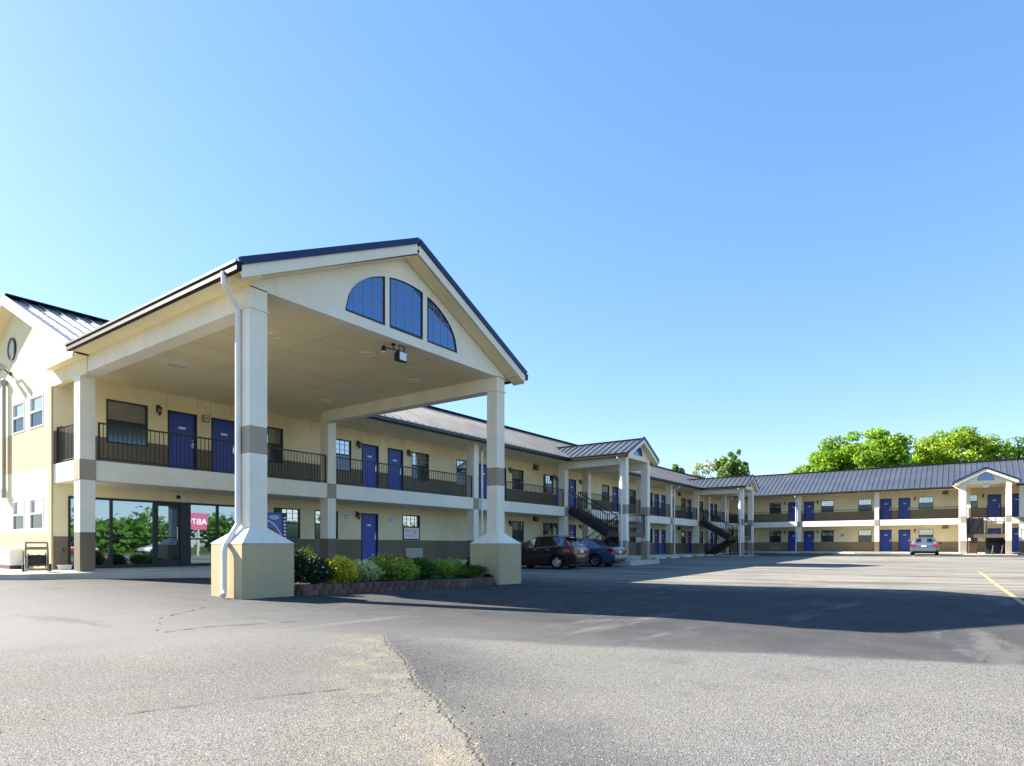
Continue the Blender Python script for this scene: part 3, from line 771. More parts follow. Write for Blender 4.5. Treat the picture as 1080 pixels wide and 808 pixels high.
def make_stairs():
    r = thing('staircase', (0,0,0), 'x', 'staircase', 'black steel staircases under the canopies')
    ly, lz = 1.30, 1.45
    def flight(xa, xb, p0, p1, name):
        mb = MB(); (y0, z0), (y1, z1) = p0, p1
        for x in (xa, xb): mb.beam((x, y0, z0-.14), (x, y1, z1-.14), .06, .40)
        n = 8
        for i in range(n):
            y = y0+(y1-y0)*(i+.5)/n; z = z0+(z1-z0)*(i+1)/n-.03
            mb.box(xa, xb, y-.15, y+.15, z-.05, z); ys_ = y-.15 if y1 > y0 else y+.15; mb.box(xa, xb, ys_-.01, ys_+.01, z-.20, z-.05)
        mb.build(name, M['stairblk'], r)
        mb = MB()
        for x in (xa, xb):
            mb.beam((x, y0, z0+.95), (x, y1, z1+.95), .045, .045); mb.beam((x, y0, z0+.16), (x, y1, z1+.16), .03, .03)
            k = 17
            for i in range(k+1):
                y = y0+(y1-y0)*i/k; z = z0+(z1-z0)*i/k; w = .02 if i in (0, k) else .008
                mb.box(x-w, x+w, y-w, y+w, z+.02, z+.95)
        mb.build('handrail', M['iron'], r)
    flight(.42, 1.50, (ly, lz), (CD-.02, UP), 'upper_flight')
    flight(1.68, 2.76, (ly, lz), (CD-.20, .02), 'lower_flight')
    mb = MB(); mb.box(.40, 2.80, .12, ly+.02, lz-.28, lz); mb.build('landing', M['landing'], r)
    mb = MB(); rail(mb, .42, 2.78, .16, lz, 1.0)
    for x in (.42, 2.78):
        mb.box(x-.02, x+.02, .16, ly, lz+.96, lz+1.0)
        for i in range(9): mb.box(x-.008, x+.008, .2+i*.12-.008, .2+i*.12+.008, lz, lz+.96)
    mb.build('landing_railing', M['iron'], r)
    mb = MB()
    for x in (.46, 2.74):
        mb = MB(); mb.box(x-.04, x+.04, ly-.12, ly-.04, -.3, lz-.28); mb.build('support_post', M['stairblk'], r)
    return r
M['landing'] = flat('brown_landing_slab', (.13,.10,.075), .8)
can = make_canopy(); st = make_stairs()
for i, (loc, rz, lc, ls) in enumerate((
    ((30.52,14.58,LZ), 0, 'gabled stair canopy standing nearest, just behind the two parked cars', 'black steel staircase rising behind the parked dark blue sedan'),
    ((52.62,14.58,LZ), 0, 'gabled stair canopy in the inner corner where the two wings meet', 'black steel staircase in the shaded inner corner of the two wings'),
    ((61.40,.05,FZ), -PI/2, 'sunlit gabled stair canopy with half round window on the far wing', 'dark staircase inside the sunlit canopy of the far wing'))):
    c = can if i == 0 else copy_tree(can); s = st if i == 0 else copy_tree(st)
    for o, l in ((c, lc), (s, ls)): o.location = loc; o.rotation_euler = (0,0,rz); o['label'] = l

# ------------------------------------------------------------------ fixtures
def make_lantern():
    r = thing('wall_lantern', (0,0,0), 'x', 'wall lamp', 'brown wall lanterns by the doors')
    mb = MB(); mb.box(-.05,.05,-.02,-.003,-.12,.10); mb.tube([(0,-.02,.05),(0,-.09,.10),(0,-.14,.04)], .012, 6)
    mb.lathe([(.0,.06),(.09,.0),(.07,-.02),(.05,-.19),(.03,-.22),(.0,-.25)], (0,-.14,0), 'z', 8)
    mb.build('lantern_body', M['brownfix'], r)
    mb = MB(); mb.lathe([(.068,-.03),(.055,-.14)], (0,-.146,0), 'z', 8); mb.build('lamp_glass', flat('amber_lamp_glass', (.20,.15,.08), .3), r)
    return r
lan = None
def lantern(u, v, z, label, rz=0):
    global lan
    if lan is None: lan = make_lantern(); o = lan
    else: o = copy_tree(lan)
    o.location = (u, v, z); o.rotation_euler = (0,0,rz); o['label'] = label
    o['category'] = 'wall lamp'
gl, ul = LZ+1.98, LZ+UP+2.0
for a in ((9.13, ul+.02, 'brown wall lantern upstairs between the wide lobby-end window and the first blue door'),
          (16.95, gl, 'brown wall lantern left of the only ground floor blue door behind the flower bed'),
          (17.0, ul, 'brown wall lantern upstairs, just outside the portico, left of a blue door pair'),
          (19.87, ul, 'brown wall lantern upstairs, just outside the portico, right of a blue door pair'),
          (27.6, ul, 'brown wall lantern upstairs beside the window right of the front portico column'),
          (27.6, gl, 'brown wall lantern on the ground floor wall above the maroon car'),
          (32.25, ul, 'brown wall lantern upstairs left of the stairs nearest the parked cars'),
          (32.25, gl, 'brown wall lantern downstairs left of the stairs nearest the parked cars'),
          (35.35, ul, 'brown wall lantern upstairs behind the nearest black staircase'),
          (35.35, gl, 'brown wall lantern downstairs behind the nearest black staircase')):
    lantern(a[0], LY, a[1], a[2])
fgl, ful = FZ+1.98, FZ+UP+2.0
for v, z, l in ((14.45, ful, 'small wall lantern upstairs on the far wing near the inner corner'), (14.45, fgl, 'small wall lantern downstairs on the far wing near the inner corner'),
             (11.43, ful, 'small wall lantern upstairs on the far wing right of its first post'), (11.43, fgl, 'small wall lantern downstairs on the far wing right of its first post'),
             (3.4, ful, 'small wall lantern upstairs above the parked silver car'), (3.4, fgl, 'small wall lantern downstairs beside the parked silver car'),
             (-1.5, ful, 'small wall lantern upstairs seen through the sunlit canopy')):
    lantern(FX, v, z, l, -PI/2)
vent0 = None
def vent(u, v, z, label, rz=0):
    global vent0
    if vent0 is None:
        vent0 = thing('wall_vent', (0,0,0), 'x', 'wall vent', 'brown vent boxes on the walls')
        mb = MB(); mb.box(-.2,.2,-.14,-.002,-.15,.15); mb.build('housing', M['brownfix'], vent0, bevel=.012)
        mb = MB()
        for i in range(5): mb.box(-.17,.17,-.155,-.142,-.12+i*.055,-.09+i*.055)
        mb.build('grille', M['tanpl'], vent0); o = vent0
    else: o = copy_tree(vent0)
    o.location = (u, v, z); o.rotation_euler = (0,0,rz); o['label'] = label
vent(30.15, LY, LZ+UP+2.35, 'brown vent box high on the upper wall left of the nearest stairs')
vent(30.15, LY, LZ+2.25, 'brown vent box on the lower wall above the maroon car')
vent(52.95, LY, LZ+UP+2.35, 'brown vent box on the upper shaded wall between the two stair canopies')
vent(52.95, LY, LZ+2.25, 'brown vent box on the lower shaded wall between the two stair canopies')
vent(FX, 1.15, FZ+UP+2.35, 'brown vent box on the upper far wing wall above the silver car', -PI/2)
vent(FX, 1.15, FZ+2.22, 'brown vent box on the lower far wing wall right of the silver car', -PI/2)
o = thing('intercom_box', (10.63, LY, LZ+UP+1.95), 'small yellowish box on the upper wall between two blue doors under the portico', 'box')
mb = MB(); mb.box(-.11,.11,-.09,-.002,-.12,.12,0); mb.build('housing', M['tanpl'], o, bevel=.01)
mb = MB(); mb.box(-.08,.08,-.10,-.092,.02,.09); mb.box(-.08,.08,-.10,-.092,-.09,-.02); mb.build('panel', M['offw'], o)
# ceiling lights in the portico
for i, (u, v, l) in enumerate(((8.23,12.61,'round ceiling light under the portico nearest the left front column'), (10.40,11.98,'round ceiling light under the portico beneath the fan window'),
                (12.88,12.79,'round ceiling light under the portico nearest the right front column'), (12.94,16.89,'round ceiling light under the portico closest to the balcony'))):
    o = thing('ceiling_light', (u, v, CEIL), l, 'ceiling light', 'round lights in the portico ceiling')
    mb = MB(); mb.lathe([(.19,0),(.19,-.02),(.14,-.035),(.135,-.005)], (0,0,0), 'z', 24); mb.build('trim_ring', M['ceil'], o)
    mb = MB(); mb.lathe([(.135,-.012),(.07,-.03),(0,-.034)], (0,0,0), 'z', 24); mb.build('lens', M['lampglass'], o)
o = thing('ceiling_vent', (8.11, 16.8, CEIL), 'rectangular white vent in the portico ceiling', 'vent')
mb = MB(); mb.box(-.25,.25,-.12,.12,-.02,-.001); mb.build('frame', M['white'], o)
mb = MB()
for i in range(6): mb.box(-.22,.22,-.10+i*.035,-.085+i*.035,-.03,-.021)
mb.build('slats', M['offw'], o)
# twin floodlight under the gable
o = thing('floodlight', (10.25, 10.90, CEIL), 'black twin floodlight hanging under the portico gable', 'floodlight'); o.scale = (.78,.78,.78)
mb = MB(); mb.lathe([(0,0),(.07,0),(.07,-.04),(.02,-.05),(.02,-.16)], (0,0,0), 'z', 12)
mb.beam((-.30,.1,-.16),(.28,-.05,-.16),.03,.03); mb.beam((.14,-.10,-.02),(.14,-.10,-.22),.02,.02); mb.beam((.36,-.10,-.02),(.36,-.10,-.22),.02,.02); mb.beam((.14,-.10,-.02),(.36,-.10,-.02),.02,.02)
mb.build('bracket', M['iron'], o)
mb = MB(); mb.prism([(.08,-.20),(.42,-.20),(.42,-.50),(.08,-.50)], lambda p, y: (p[0], y, p[1]), -.16, -.04); mb.prism([(.13,-.22),(.37,-.22),(.37,-.46),(.13,-.46)], lambda p, y: (p[0], y, p[1]), -.04, .10); mb.build('lamp_head', M['iron'], o)
mb = MB(); mb.box(.11,.39,-.168,-.162,-.47,-.23); mb.build('lens', M['lampglass'], o)
mb = MB(); mb.lathe([(.05,.0),(.07,-.10),(.09,-.16),(0,-.165)], (-.30,.1,-.12), 'z', 14); mb.build('spot_head', M['iron'], o)
mb = MB(); mb.lathe([(.088,0),(.05,-.03),(0,-.04)], (-.30,.1,-.29), 'z', 14); mb.build('bulb', M['lampglass'], o)
# lobby lamp
o = thing('wall_spotlight', (9.75, LY, LZ+2.21), 'small brass spotlight on the wall above the lobby door', 'wall lamp')
mb = MB(); mb.lathe([(0,-.001),(.06,-.001),(.06,-.03),(.02,-.04)], (0,0,0), 'y', 14); mb.tube([(0,-.03,0),(.03,-.10,.0),(.06,-.14,-.02)], .014, 6); mb.build('arm', M['brownfix'], o)
mb = MB(); mb.lathe([(.0,.07),(.05,.05),(.07,-.03),(.0,-.035)], (.08,-.17,-.02), 'y', 14); mb.build('lamp_head', M['lampglass'], o)
# signs on the ground floor wall
def wall_sign(u, v, z, w, h, label, rows, rz=0):
    o = thing('wall_sign', (u, v, z), label, 'sign', rz=rz)
    mb = MB(); mb.box(-w/2, w/2, -.012, -.002, -h/2, h/2); mb.build('panel', M['white'], o, bevel=.003)
    mb = MB()
    for x0, x1, zz, t, m in rows:
        x = x0
        while x < x1:
            ww = random.uniform(.018, .05); mb.box(x, min(x+ww, x1), -.016, -.0125, zz-t/2, zz+t/2, m); x += ww+.012
    mb.build('lettering', [M['redtxt'], M['bluetxt']], o); return o
wall_sign(16.42, LY, LZ+1.83, .34, .24, 'small white notice with red and dark lettering left of the ground floor blue door', [(-.13,.13,.06,.035,1),(-.13,.10,.0,.02,0),(-.11,.12,-.06,.035,0)])
wall_sign(18.85, LY, LZ+1.80, .42, .30, 'larger white notice with blue and red lettering right of the ground floor blue door', [(-.16,.16,.09,.03,0),(-.17,.17,.03,.025,1),(-.15,.15,-.03,.025,1),(-.16,.14,-.09,.025,1)])
o = wall_sign(FX, 9.28, FZ+1.55, .30, .30, 'small blue and white access sign on the far wing ground floor wall', [], -PI/2)
mb = MB(); mb.box(-.12,.12,-.0165,-.013,-.12,.12,0); mb.build('symbol_field', M['bluetxt'], o)
mb = MB(); mb.lathe([(.055,-.019),(.035,-.019)], (0,0,-.03), 'y', 16); mb.lathe([(.0,-.019),(.02,-.019)], (-.02,0,.08), 'y', 10); mb.box(-.03,-.01,-.0195,-.0175,-.02,.06); mb.box(-.03,.05,-.0196,-.0176,-.04,-.02); mb.build('wheelchair_symbol', M['white'], o)
# poster in the window right of the ground floor door
o = thing('window_poster', (19.54+.07, LY-.02, LZ+.93+.05), 'white poster with red scribbled lettering in the lower window right of the door', 'poster')
mb = MB(); mb.box(0,.95,-.006,0,0,.50); mb.build('sheet', M['white'], o)
mb = MB()
for p in ([(.08,.40),(.13,.30),(.20,.42)], [(.24,.32),(.32,.40),(.36,.31)], [(.42,.38),(.55,.36)], [(.6,.4),(.66,.3),(.74,.41)], [(.15,.12),(.25,.2),(.34,.1),(.5,.16),(.62,.1)], [(.5,.25),(.8,.22)]):
    for a, b in zip(p, p[1:]): mb.beam((a[0],-.009,a[1]), (b[0],-.009,b[1]), .02, .004, up=(0,1,0))
mb.build('lettering', M['redtxt'], o)
# through-wall air conditioners
def aircon(loc, rz, label, mat):
    o = thing('air_conditioner', loc, label, 'air conditioner', 'wall air conditioners', rz)
    mb = MB(); mb.box(0,1.02,-.16,-.002,0,.42); mb.build('housing', mat, o, bevel=.02)
    mb = MB()
    for i in range(9): mb.box(.05,.97,-.172,-.162,.05+i*.038,.07+i*.038)
    mb.build('grille', M['muntin'], o)
aircon((19.66, LY, LZ+.13), 0, 'grey wall air conditioner under the window behind the flower bed', M['offw'])
aircon((FX, 15.9, FZ+.10), -PI/2, 'wall air conditioner under the far wing window nearest the inner corner', M['tanpl'])
# vending machine
o = thing('vending_machine', (12.28, 19.50, LZ), 'blue soda vending machine with red and white swirl beside the lobby glass', 'vending machine')
mb = MB(); mb.box(0,.95,0,.74,0,1.82); mb.build('cabinet', M['bluetxt'], o, bevel=.015)
mb = MB(); mb.box(.03,.72,-.012,-.002,.42,1.78); mb.build('front_panel', flat('soda_blue', (.03,.13,.50), .3), o)
def swirl(f0, f1, m, y):
    mb = MB(); n = 16
    P = [(.03+.69*i/n, f0(i/n)) for i in range(n+1)] + [(.03+.69*i/n, f1(i/n)) for i in range(n, -1, -1)]
    mb.prism(P, lambda p, yy: (p[0], yy, p[1]), y, y-.004); return mb
swirl(lambda t: 1.53-.55*t+.15*math.sin(t*PI), lambda t: 1.56-.50*t+.15*math.sin(t*PI), 0, -.0125).build('white_swirl', M['white'], o)
swirl(lambda t: 1.34-.48*t+.05*math.sin(t*PI), lambda t: 1.36-.38*t+.10*math.sin(t*PI), 0, -.0127).build('red_swirl', M['red'], o)
swirl(lambda t: 1.23-.45*t, lambda t: 1.31-.47*t, 0, -.0129).build('lower_swirl', M['white'], o)
mb = MB(); mb.prism([(.22+.2*math.cos(2*PI*i/18), 1.66+.085*math.sin(2*PI*i/18)) for i in range(18)], lambda p, y: (p[0]+.2, y, p[1]), -.0126, -.016); mb.build('emblem', flat('pale_blue_print', (.45,.52,.66), .3), o)
mb = MB(); mb.box(.76,.92,-.012,-.002,.42,1.78,0)
for i in range(7): mb.box(.785,.895,-.018,-.0125,1.62-i*.12,1.69-i*.12,1)
mb.build('button_panel', [M['jamb'], M['white']], o)
mb = MB(); mb.box(.12,.62,-.012,-.002,.12,.34); mb.build('dispensing_slot', M['plastic'], o)

# end wall fittings
o = thing('conduit_mast', (LX-.07, 24.05, 0), 'grey electrical conduit running up the end wall', 'conduit')
mb = MB(); mb.tube([(0,0,2.75),(0,0,6.05)], .05, 10); mb.build('pipe', M['muntin'], o, smooth=True)
mb = MB(); mb.lathe([(.05,0),(.09,.02),(.09,.14),(.0,.22)], (0,0,6.0), 'z', 12); mb.box(-.08,.04,-.09,.09,2.5,2.78); mb.build('end_box', M['muntin'], o)
o = thing('twin_spotlight', (LX, 23.65, 6.42), 'grey twin spotlight high on the end wall below the round vent', 'wall lamp')
mb = MB(); mb.lathe([(0,-.001),(.07,-.001),(.07,-.05),(0,-.05)], (0,0,-.12), 'x', 12); mb.beam((-.05,0,-.12),(-.22,.0,.02),.03,.03); mb.beam((-.2,-.22,.02),(-.2,.25,.02),.03,.03); mb.build('bracket', M['brownfix'], o)
for y, nm in ((-.22, 0), (.25, 1)):
    mb = MB(); mb.lathe([(.03,.06),(.06,.0),(.10,-.18),(0,-.17)], (-.22,y,.0), 'x', 12); mb.build('lamp_head', M['muntin'], o)
o = thing('outdoor_unit', (LX-.34, 22.55, .42), 'white air conditioning box on the walk against the end wall', 'air conditioner')
mb = MB(); mb.box(0,.33,0,1.02,.02,.50); mb.build('housing', M['white'], o, bevel=.02)
mb = MB(); mb.box(-.01,-.002,.1,.55,.08,.44); mb.build('grille', M['offw'], o)
mb = MB(); mb.box(.02,.31,.05,.97,-.1,.02); mb.build('base_block', M['cartbrn'], o)
# hose reel cart
o = thing('hose_reel_cart', (5.80, 19.45, .335), 'brown garden hose reel cart standing on the walk by the end wall', 'hose cart', rz=R_(-15)); o.scale = (.78,.78,.78)
mb = MB()
for s in (-.30, .30):
    mb.tube([(s,.05,.02),(s,.05,.55),(s*.95,.22,.98)], .03, 8); mb.tube([(s,.05,.08),(s,-.38,.08),(s,-.38,.02)], .03, 8); mb.tube([(s,-.34,.06),(s,.03,.50)], .025, 8)
mb.tube([(-.285,.22,.98),(.285,.22,.98)], .035, 8); mb.box(-.28,.28,.12,.18,.74,.84); mb.box(-.30,.30,-.40,-.34,.05,.13)
mb.build('frame', M['tanpl'], o, smooth=True)
mb = MB(); mb.lathe([(.0,-.25),(.26,-.25),(.26,-.22),(.19,-.21),(.205,-.12),(.19,-.05),(.205,.04),(.19,.12),(.19,.21),(.26,.22),(.26,.25),(0,.25)], (0,-.12,.38), 'x', 22); mb.build('hose_reel', M['plastic'], o, smooth=True)
for s in (-.36, .36):
    mb = MB(); mb.lathe([(0,-.03),(.12,-.03),(.14,-.015),(.14,.015),(.12,.03),(0,.03)], (s,.10,.14), 'x', 18); mb.build('wheel', M['plastic'], o, smooth=True)
o = thing('white_tub', (6.52, 19.75, .365), 'white plastic tub on the walk beside the lobby glass', 'tub')
mb = MB(); mb.prism([(-.22,-.12),(.22,-.12),(.22,.12),(-.22,.12)], lambda p, z: (p[0]*(1+z*1.2), p[1]*(1+z*1.2), z), 0, .16); mb.build('basin', M['white'], o)
mb = MB()
for a, b in (((-.27,-.15),(.27,-.15)),((-.27,.15),(.27,.15)),((-.27,-.15),(-.27,.15)),((.27,-.15),(.27,.15))): mb.beam((*a,.165),(*b,.165),.03,.02)
mb.build('rim', M['white'], o); o.scale = (.62,.62,.75); o.rotation_euler = (0,0,-.3)
o = thing('hose_tap', (6.62, LY, LZ+.55), 'small garden tap on the dark painted wall left of the lobby glass', 'tap')
mb = MB(); mb.tube([(0,-.003,0),(0,-.08,0),(0,-.10,-.06)], .014, 8); mb.build('spout', M['brownfix'], o); mb = MB(); mb.lathe([(0,.05),(.035,.05),(.035,.06),(0,.06)], (0,-.07,0), 'z', 10); mb.build('handle', M['red'], o)

o.scale = (1,1,1)
# concrete aprons
mb = MB(); P = [(4.4,28),(4.4,19.0),(5.2,18.2),(6.2,18.0),(7.6,17.35),(9.0,16.95),(11,16.7),(13,16.9),(14.4,17.5),(15,18.24),(6.35,18.24),(6.35,28)]
mb.prism(P, lambda p, z: (p[0], p[1], z), -.3, .33); tag(mb.build('sidewalk', M['conc'], bevel=.02), kind='structure')
mb = MB(); mb.box(63.4,65.08,-20,4.9,-.3,.47); mb.box(63.7,65.08,9.5,11.8,-.3,.47); tag(mb.build('sidewalk', M['conc'], bevel=.03), kind='structure')

# wheel stops
ws0 = None
def wheel_stop(u, v, rz, label):
    global ws0
    if ws0 is None:
        ws0 = thing('wheel_stop', (0,0,0), 'x', 'wheel stop', 'white concrete wheel stops')
        mb = MB(); mb.prism([(-.09,0),(.09,0),(.06,.13),(-.06,.13)], lambda p, x: (x, p[0], p[1]), -.92, .92); mb.build('block', M['curbc'], ws0, bevel=.015)
        mb = MB()
        for x in (-.6, .6): mb.lathe([(0,.137),(.02,.137),(.02,.12)], (x,0,0), 'z', 8)
        mb.build('anchor_pins', M['iron'], ws0); o = ws0
    else: o = copy_tree(ws0)
    o.location = (u, v, gz(u, v)); o.rotation_euler = (0,0,rz); o['label'] = label
wheel_stop(41.0, 17.0, 0, 'pale wheel stop just right of the nearest stair canopy')
wheel_stop(43.7, 17.0, 0, 'pale wheel stop second right of the nearest stair canopy')
wheel_stop(46.4, 17.0, 0, 'pale wheel stop in front of the downspout midway between the stair canopies')
wheel_stop(49.1, 17.0, 0, 'pale wheel stop in front of the last blue door pair before the corner canopy')
wheel_stop(51.6, 17.0, 0, 'pale wheel stop at the foot of the corner canopy stairs')
wheel_stop(62.6, 13.3, PI/2, 'pale wheel stop in front of the first far wing doors, half shaded')
wheel_stop(62.6, 8.6, PI/2, 'sunlit wheel stop below the access sign on the far wing')

# ------------------------------------------------------------------ far-wing odds and ends
o = thing('trash_cart', (62.35, -.75, FZ-.12), 'brown wheeled trash cart inside the sunlit stair canopy', 'trash cart', rz=-PI/2)
mb = MB(); mb.prism([(-.28,-.28),(.28,-.28),(.28,.28),(-.28,.28)], lambda p, z: (p[0]*(.8+.2*z), p[1]*(.8+.2*z), z), .06, 1.0); mb.build('bin', M['cartbrn'], o)
mb = MB(); mb.box(-.31,.31,-.33,.30,1.0,1.06); mb.build('lid', M['cartbrn'], o, bevel=.02)
for s in (-.25,.25):
    mb = MB(); mb.lathe([(0,-.03),(.12,-.03),(.12,.03),(0,.03)], (s,.25,.12), 'x', 14); mb.build('wheel', M['rubber'], o)
o = thing('folding_table', (62.6, -2.35, FZ-.12), 'dark folding table with pale legs in the shade under the far stairs', 'table', rz=-PI/2)
mb = MB(); mb.box(-.5,.5,-.3,.3,.70,.74); mb.build('tabletop', M['plastic'], o)
for s in (-.3,.3):
    mb = MB(); mb.tube([(s-.1,-.2,0),(s,-.2,.7)], .025, 8); mb.tube([(s-.1,.2,0),(s,.2,.7)], .025, 8); mb.build('leg', M['white'], o)
o = thing('barbecue_cover', (63.6, -2.3, FZ-.12), 'black covered bin in the dark under the far stairs', 'bin')
mb = MB(); mb.prism([(-.4,-.7),(.4,-.7),(.4,.7),(-.4,.7)], lambda p, z: (p[0]*(1.05-.08*z), p[1]*(1.05-.08*z), z), 0, 1.1); mb.build('cover', M['plastic'], o, bevel=.05)
mb = MB(); mb.box(-.38,.38,-.66,.66,1.1,1.14); mb.build('lid', M['stairblk'], o)
o = thing('flood_lamp', (61.55, -1.55, FZ+5.44), 'small white flood lamp hanging under the far canopy gable', 'lamp')
mb = MB(); mb.tube([(0,0,0),(0,0,-.12)], .02, 8); mb.build('stem', M['brownfix'], o); mb = MB(); mb.box(-.12,.06,-.18,.18,-.30,-.12); mb.build('lamp_head', M['white'], o, bevel=.02)

# ------------------------------------------------------------------ planter and shrubs
o = thing('retaining_wall', (7.2, 10.2, gz(7.2,10.2)), 'low curved wall of reddish brown blocks edging the flower bed between the pedestals', 'retaining wall')
pts = [(7.15,10.75),(7.35,10.25),(8.2,10.15),(9.4,10.2),(10.8,10.22),(12.2,10.25),(13.15,10.3),(13.62,10.4)]
def along(P, d):
    for a, b in zip(P, P[1:]):
        l = math.dist(a, b)
        if d <= l: return (a[0]+(b[0]-a[0])*d/l, a[1]+(b[1]-a[1])*d/l), math.atan2(b[1]-a[1], b[0]-a[0])
        d -= l
    return P[-1], 0
LEN = sum(math.dist(a, b) for a, b in zip(pts, pts[1:]))
M['block'] = paint('reddish_block', (.155,.085,.068), var=.35, stain=.1, bump=.6, bscale=35)
M['block2'] = paint('grey_brown_block', (.17,.12,.10), var=.35, stain=.1, bump=.6, bscale=35)
for row in range(2):
    mb = MB(); d = .10*row; bl = .215
    while d < LEN-.15:
        (x, y), a = along(pts, d+bl/2); g = gz(x, y)-gz(7.2,10.2)-.03+row*.115
        dx, dy = math.cos(a), math.sin(a); off = .03*row+random.uniform(-.008, .008)
        c = lambda s, t, z: (x-7.2+dx*s-dy*t, y-10.2+dy*s+dx*t, z)
        h = bl/2-.006
        lo = [c(-h,off+.03,g), c(-h*.55,off-.01,g), c(h*.55,off-.01,g), c(h,off+.03,g), c(h,off+.22,g), c(-h,off+.22,g)]
        hi = [(p[0],p[1],p[2]+.115+random.uniform(-.004,.004)) for p in lo]
        mi = random.choice((0,0,1)); mb.face(lo[::-1], mi); mb.face(hi, mi)
        for k in range(6): mb.face([lo[k], lo[(k+1)%6], hi[(k+1)%6], hi[k]], mi)
        d += bl
    mb.build('block_course', [M['block'], M['block2']], o)
mb = MB(); P = [(7.2,10.9),(7.4,10.42),(13.4,10.5),(13.7,10.9),(13.7,12.3),(7.2,12.3)]
nn = [(p[0],p[1],gz(*p)+.16) for p in P]; mb.face(nn)
for a, b in zip(nn, nn[1:]+nn[:1]): mb.face([a, b, (b[0],b[1],b[2]-.3), (a[0],a[1],a[2]-.3)])
tag(mb.build('planting_bed', M['soil'], fix=False), kind='structure')

def leaf_cloud(name, blobs, n, size, mat, parent, flat_=0.0, seed=1, elong=1.0, shell=.55):
    """blobs: (cx,cy,cz,rx,ry,rz). leaves: folded quads with a per-leaf tint"""
    rnd = random.Random(seed); V, F, T = [], [], []
    wts = [b[3]*b[4]+b[3]*b[5] for b in blobs]; tot = sum(wts)
    for b, w in zip(blobs, wts):
        k = max(4, int(n*w/tot)); bt = rnd.uniform(-.22, .22)
        for _ in range(k):
            while True:
                d = Vector((rnd.uniform(-1,1), rnd.uniform(-1,1), rnd.uniform(-1,1)))
                if .05 < d.length <= 1: break
            d.normalize(); rr = shell+(1-shell)*rnd.random()**.6; rr *= 1+.10*rnd.gauss(0,1)
            p = Vector((b[0]+d.x*b[3]*rr, b[1]+d.y*b[4]*rr, b[2]+d.z*b[5]*rr))
            nrm = (d+Vector((rnd.gauss(0,.7), rnd.gauss(0,.7), rnd.gauss(0,.7)+.3))).normalized()
            a = nrm.orthogonal().normalized(); bb = nrm.cross(a); th = rnd.uniform(0, 2*PI)
            a, bb = a*math.cos(th)+bb*math.sin(th), bb*math.cos(th)-a*math.sin(th)
            s = size*rnd.uniform(.6, 1.35); i = len(V)
            tip = p+a*s*elong; base = p-a*s*elong; l = p+bb*s*.55+nrm*s*.18; r = p-bb*s*.55+nrm*s*.18
            V += [tuple(base), tuple(l), tuple(tip), tuple(r)]; F.append((i, i+1, i+2, i+3))
            T.append(min(1, max(0, .5+bt+rnd.gauss(0, .2))))
    me = bpy.data.meshes.new(name); me.from_pydata(V, [], F); me.materials.append(mat)
    at = me.attributes.new('tint', 'FLOAT', 'FACE'); at.data.foreach_set('value', T)
    o = bpy.data.objects.new(name, me); COL.objects.link(o); o.parent = parent
    return o
def shrub(name, u, v, w, h, mat, label, size=.035, n=1800, seed=1, cone=False, blobsn=9, d=None, mat2=None, grp='shrubs in the flower bed'):
    h *= .82; g = gz(u, v)+.15; r = thing(name, (u, v, g), label, 'shrub', grp); rnd = random.Random(seed); d = d or w
    bl = []
    if cone:
        for i in range(10):
            t = i/9; rr = w/2*(1-t*.92)+.02
            bl.append((rnd.uniform(-.02,.02), rnd.uniform(-.02,.02), .08+t*(h-.12), rr, rr, h*.13))
    else:
        for i in range(blobsn):
            a = rnd.uniform(0, 2*PI); q = rnd.uniform(.1, .62)
            s = rnd.uniform(.36, .56)
            bl.append((math.cos(a)*q*w/2, math.sin(a)*q*d/2, h*rnd.uniform(.30, .70), w*s*.6, d*s*.6, h*s*.55))
        bl.append((0, 0, h*.36, w*.42, d*.42, h*.36))
    leaf_cloud('foliage', bl, n, size, mat, r, seed=seed, shell=.45)
    if mat2: leaf_cloud('tinted_shoots', [(b[0], b[1], b[2]+h*.12, b[3]*.8, b[4]*.8, b[5]*.7) for b in bl[::2]], n//2, size, mat2, r, seed=seed+50)
    mb = MB()
    for i in range(7):
        a = 2*PI*i/7; mb.tube([(0,0,-.1),(math.cos(a)*w*.12,math.sin(a)*d*.12,h*.35),(math.cos(a)*w*.27,math.sin(a)*d*.27,h*.66)], [.018,.012,.004], 5)
    mb.build('stems', M['bark'], r)
    return r
def at_px(px, v):
    f, c, s = 654., .8097, .5868; r = (px-540)/f; a, b = r*s+c, -r*c+s; return a*v/b
shrub('juniper_shrub', 7.60, 11.1, .95, 1.0, M['leaf_dark'], 'dark green juniper shrub in shadow right beside the left pedestal', .024, 11000, 3, blobsn=9)
shrub('juniper_shrub', 8.05, 10.95, .75, .78, M['leaf_dark'], 'lower dark juniper mound between the tall juniper and the golden shrub', .024, 8000, 4, blobsn=8)
shrub('yellow_shrub', at_px(324, 12.0), 12.0, .6, 1.02, M['leaf_yellow'], 'small yellow green shrub peeking over the dark juniper', .035, 900, 5)
shrub('golden_shrub', at_px(359, 10.75), 10.75, .78, .78, M['leaf_yellow'], 'bright golden yellow shrub in the flower bed', .034, 4200, 6, blobsn=11)
shrub('variegated_shrub', at_px(386, 10.95), 10.95, .92, .74, M['leaf_varieg'], 'white flecked variegated shrub right of the golden one', .030, 4000, 7, blobsn=11)
shrub('mixed_shrub', at_px(402, 11.4), 11.4, .95, .86, M['leaf_shrub'], 'fresh green shrub behind the variegated one', .034, 2000, 8, blobsn=10)
shrub('red_tipped_shrub', at_px(422, 11.1), 11.1, 1.12, .84, M['leaf_shrub'], 'green shrub with reddish shoots in the middle of the flower bed', .032, 4200, 9, blobsn=11, mat2=M['leaf_red'])
shrub('round_shrub', at_px(446, 11.2), 11.2, .88, .80, M['leaf_mid'], 'dark rounded shrub right of the red tipped one', .028, 4600, 10)
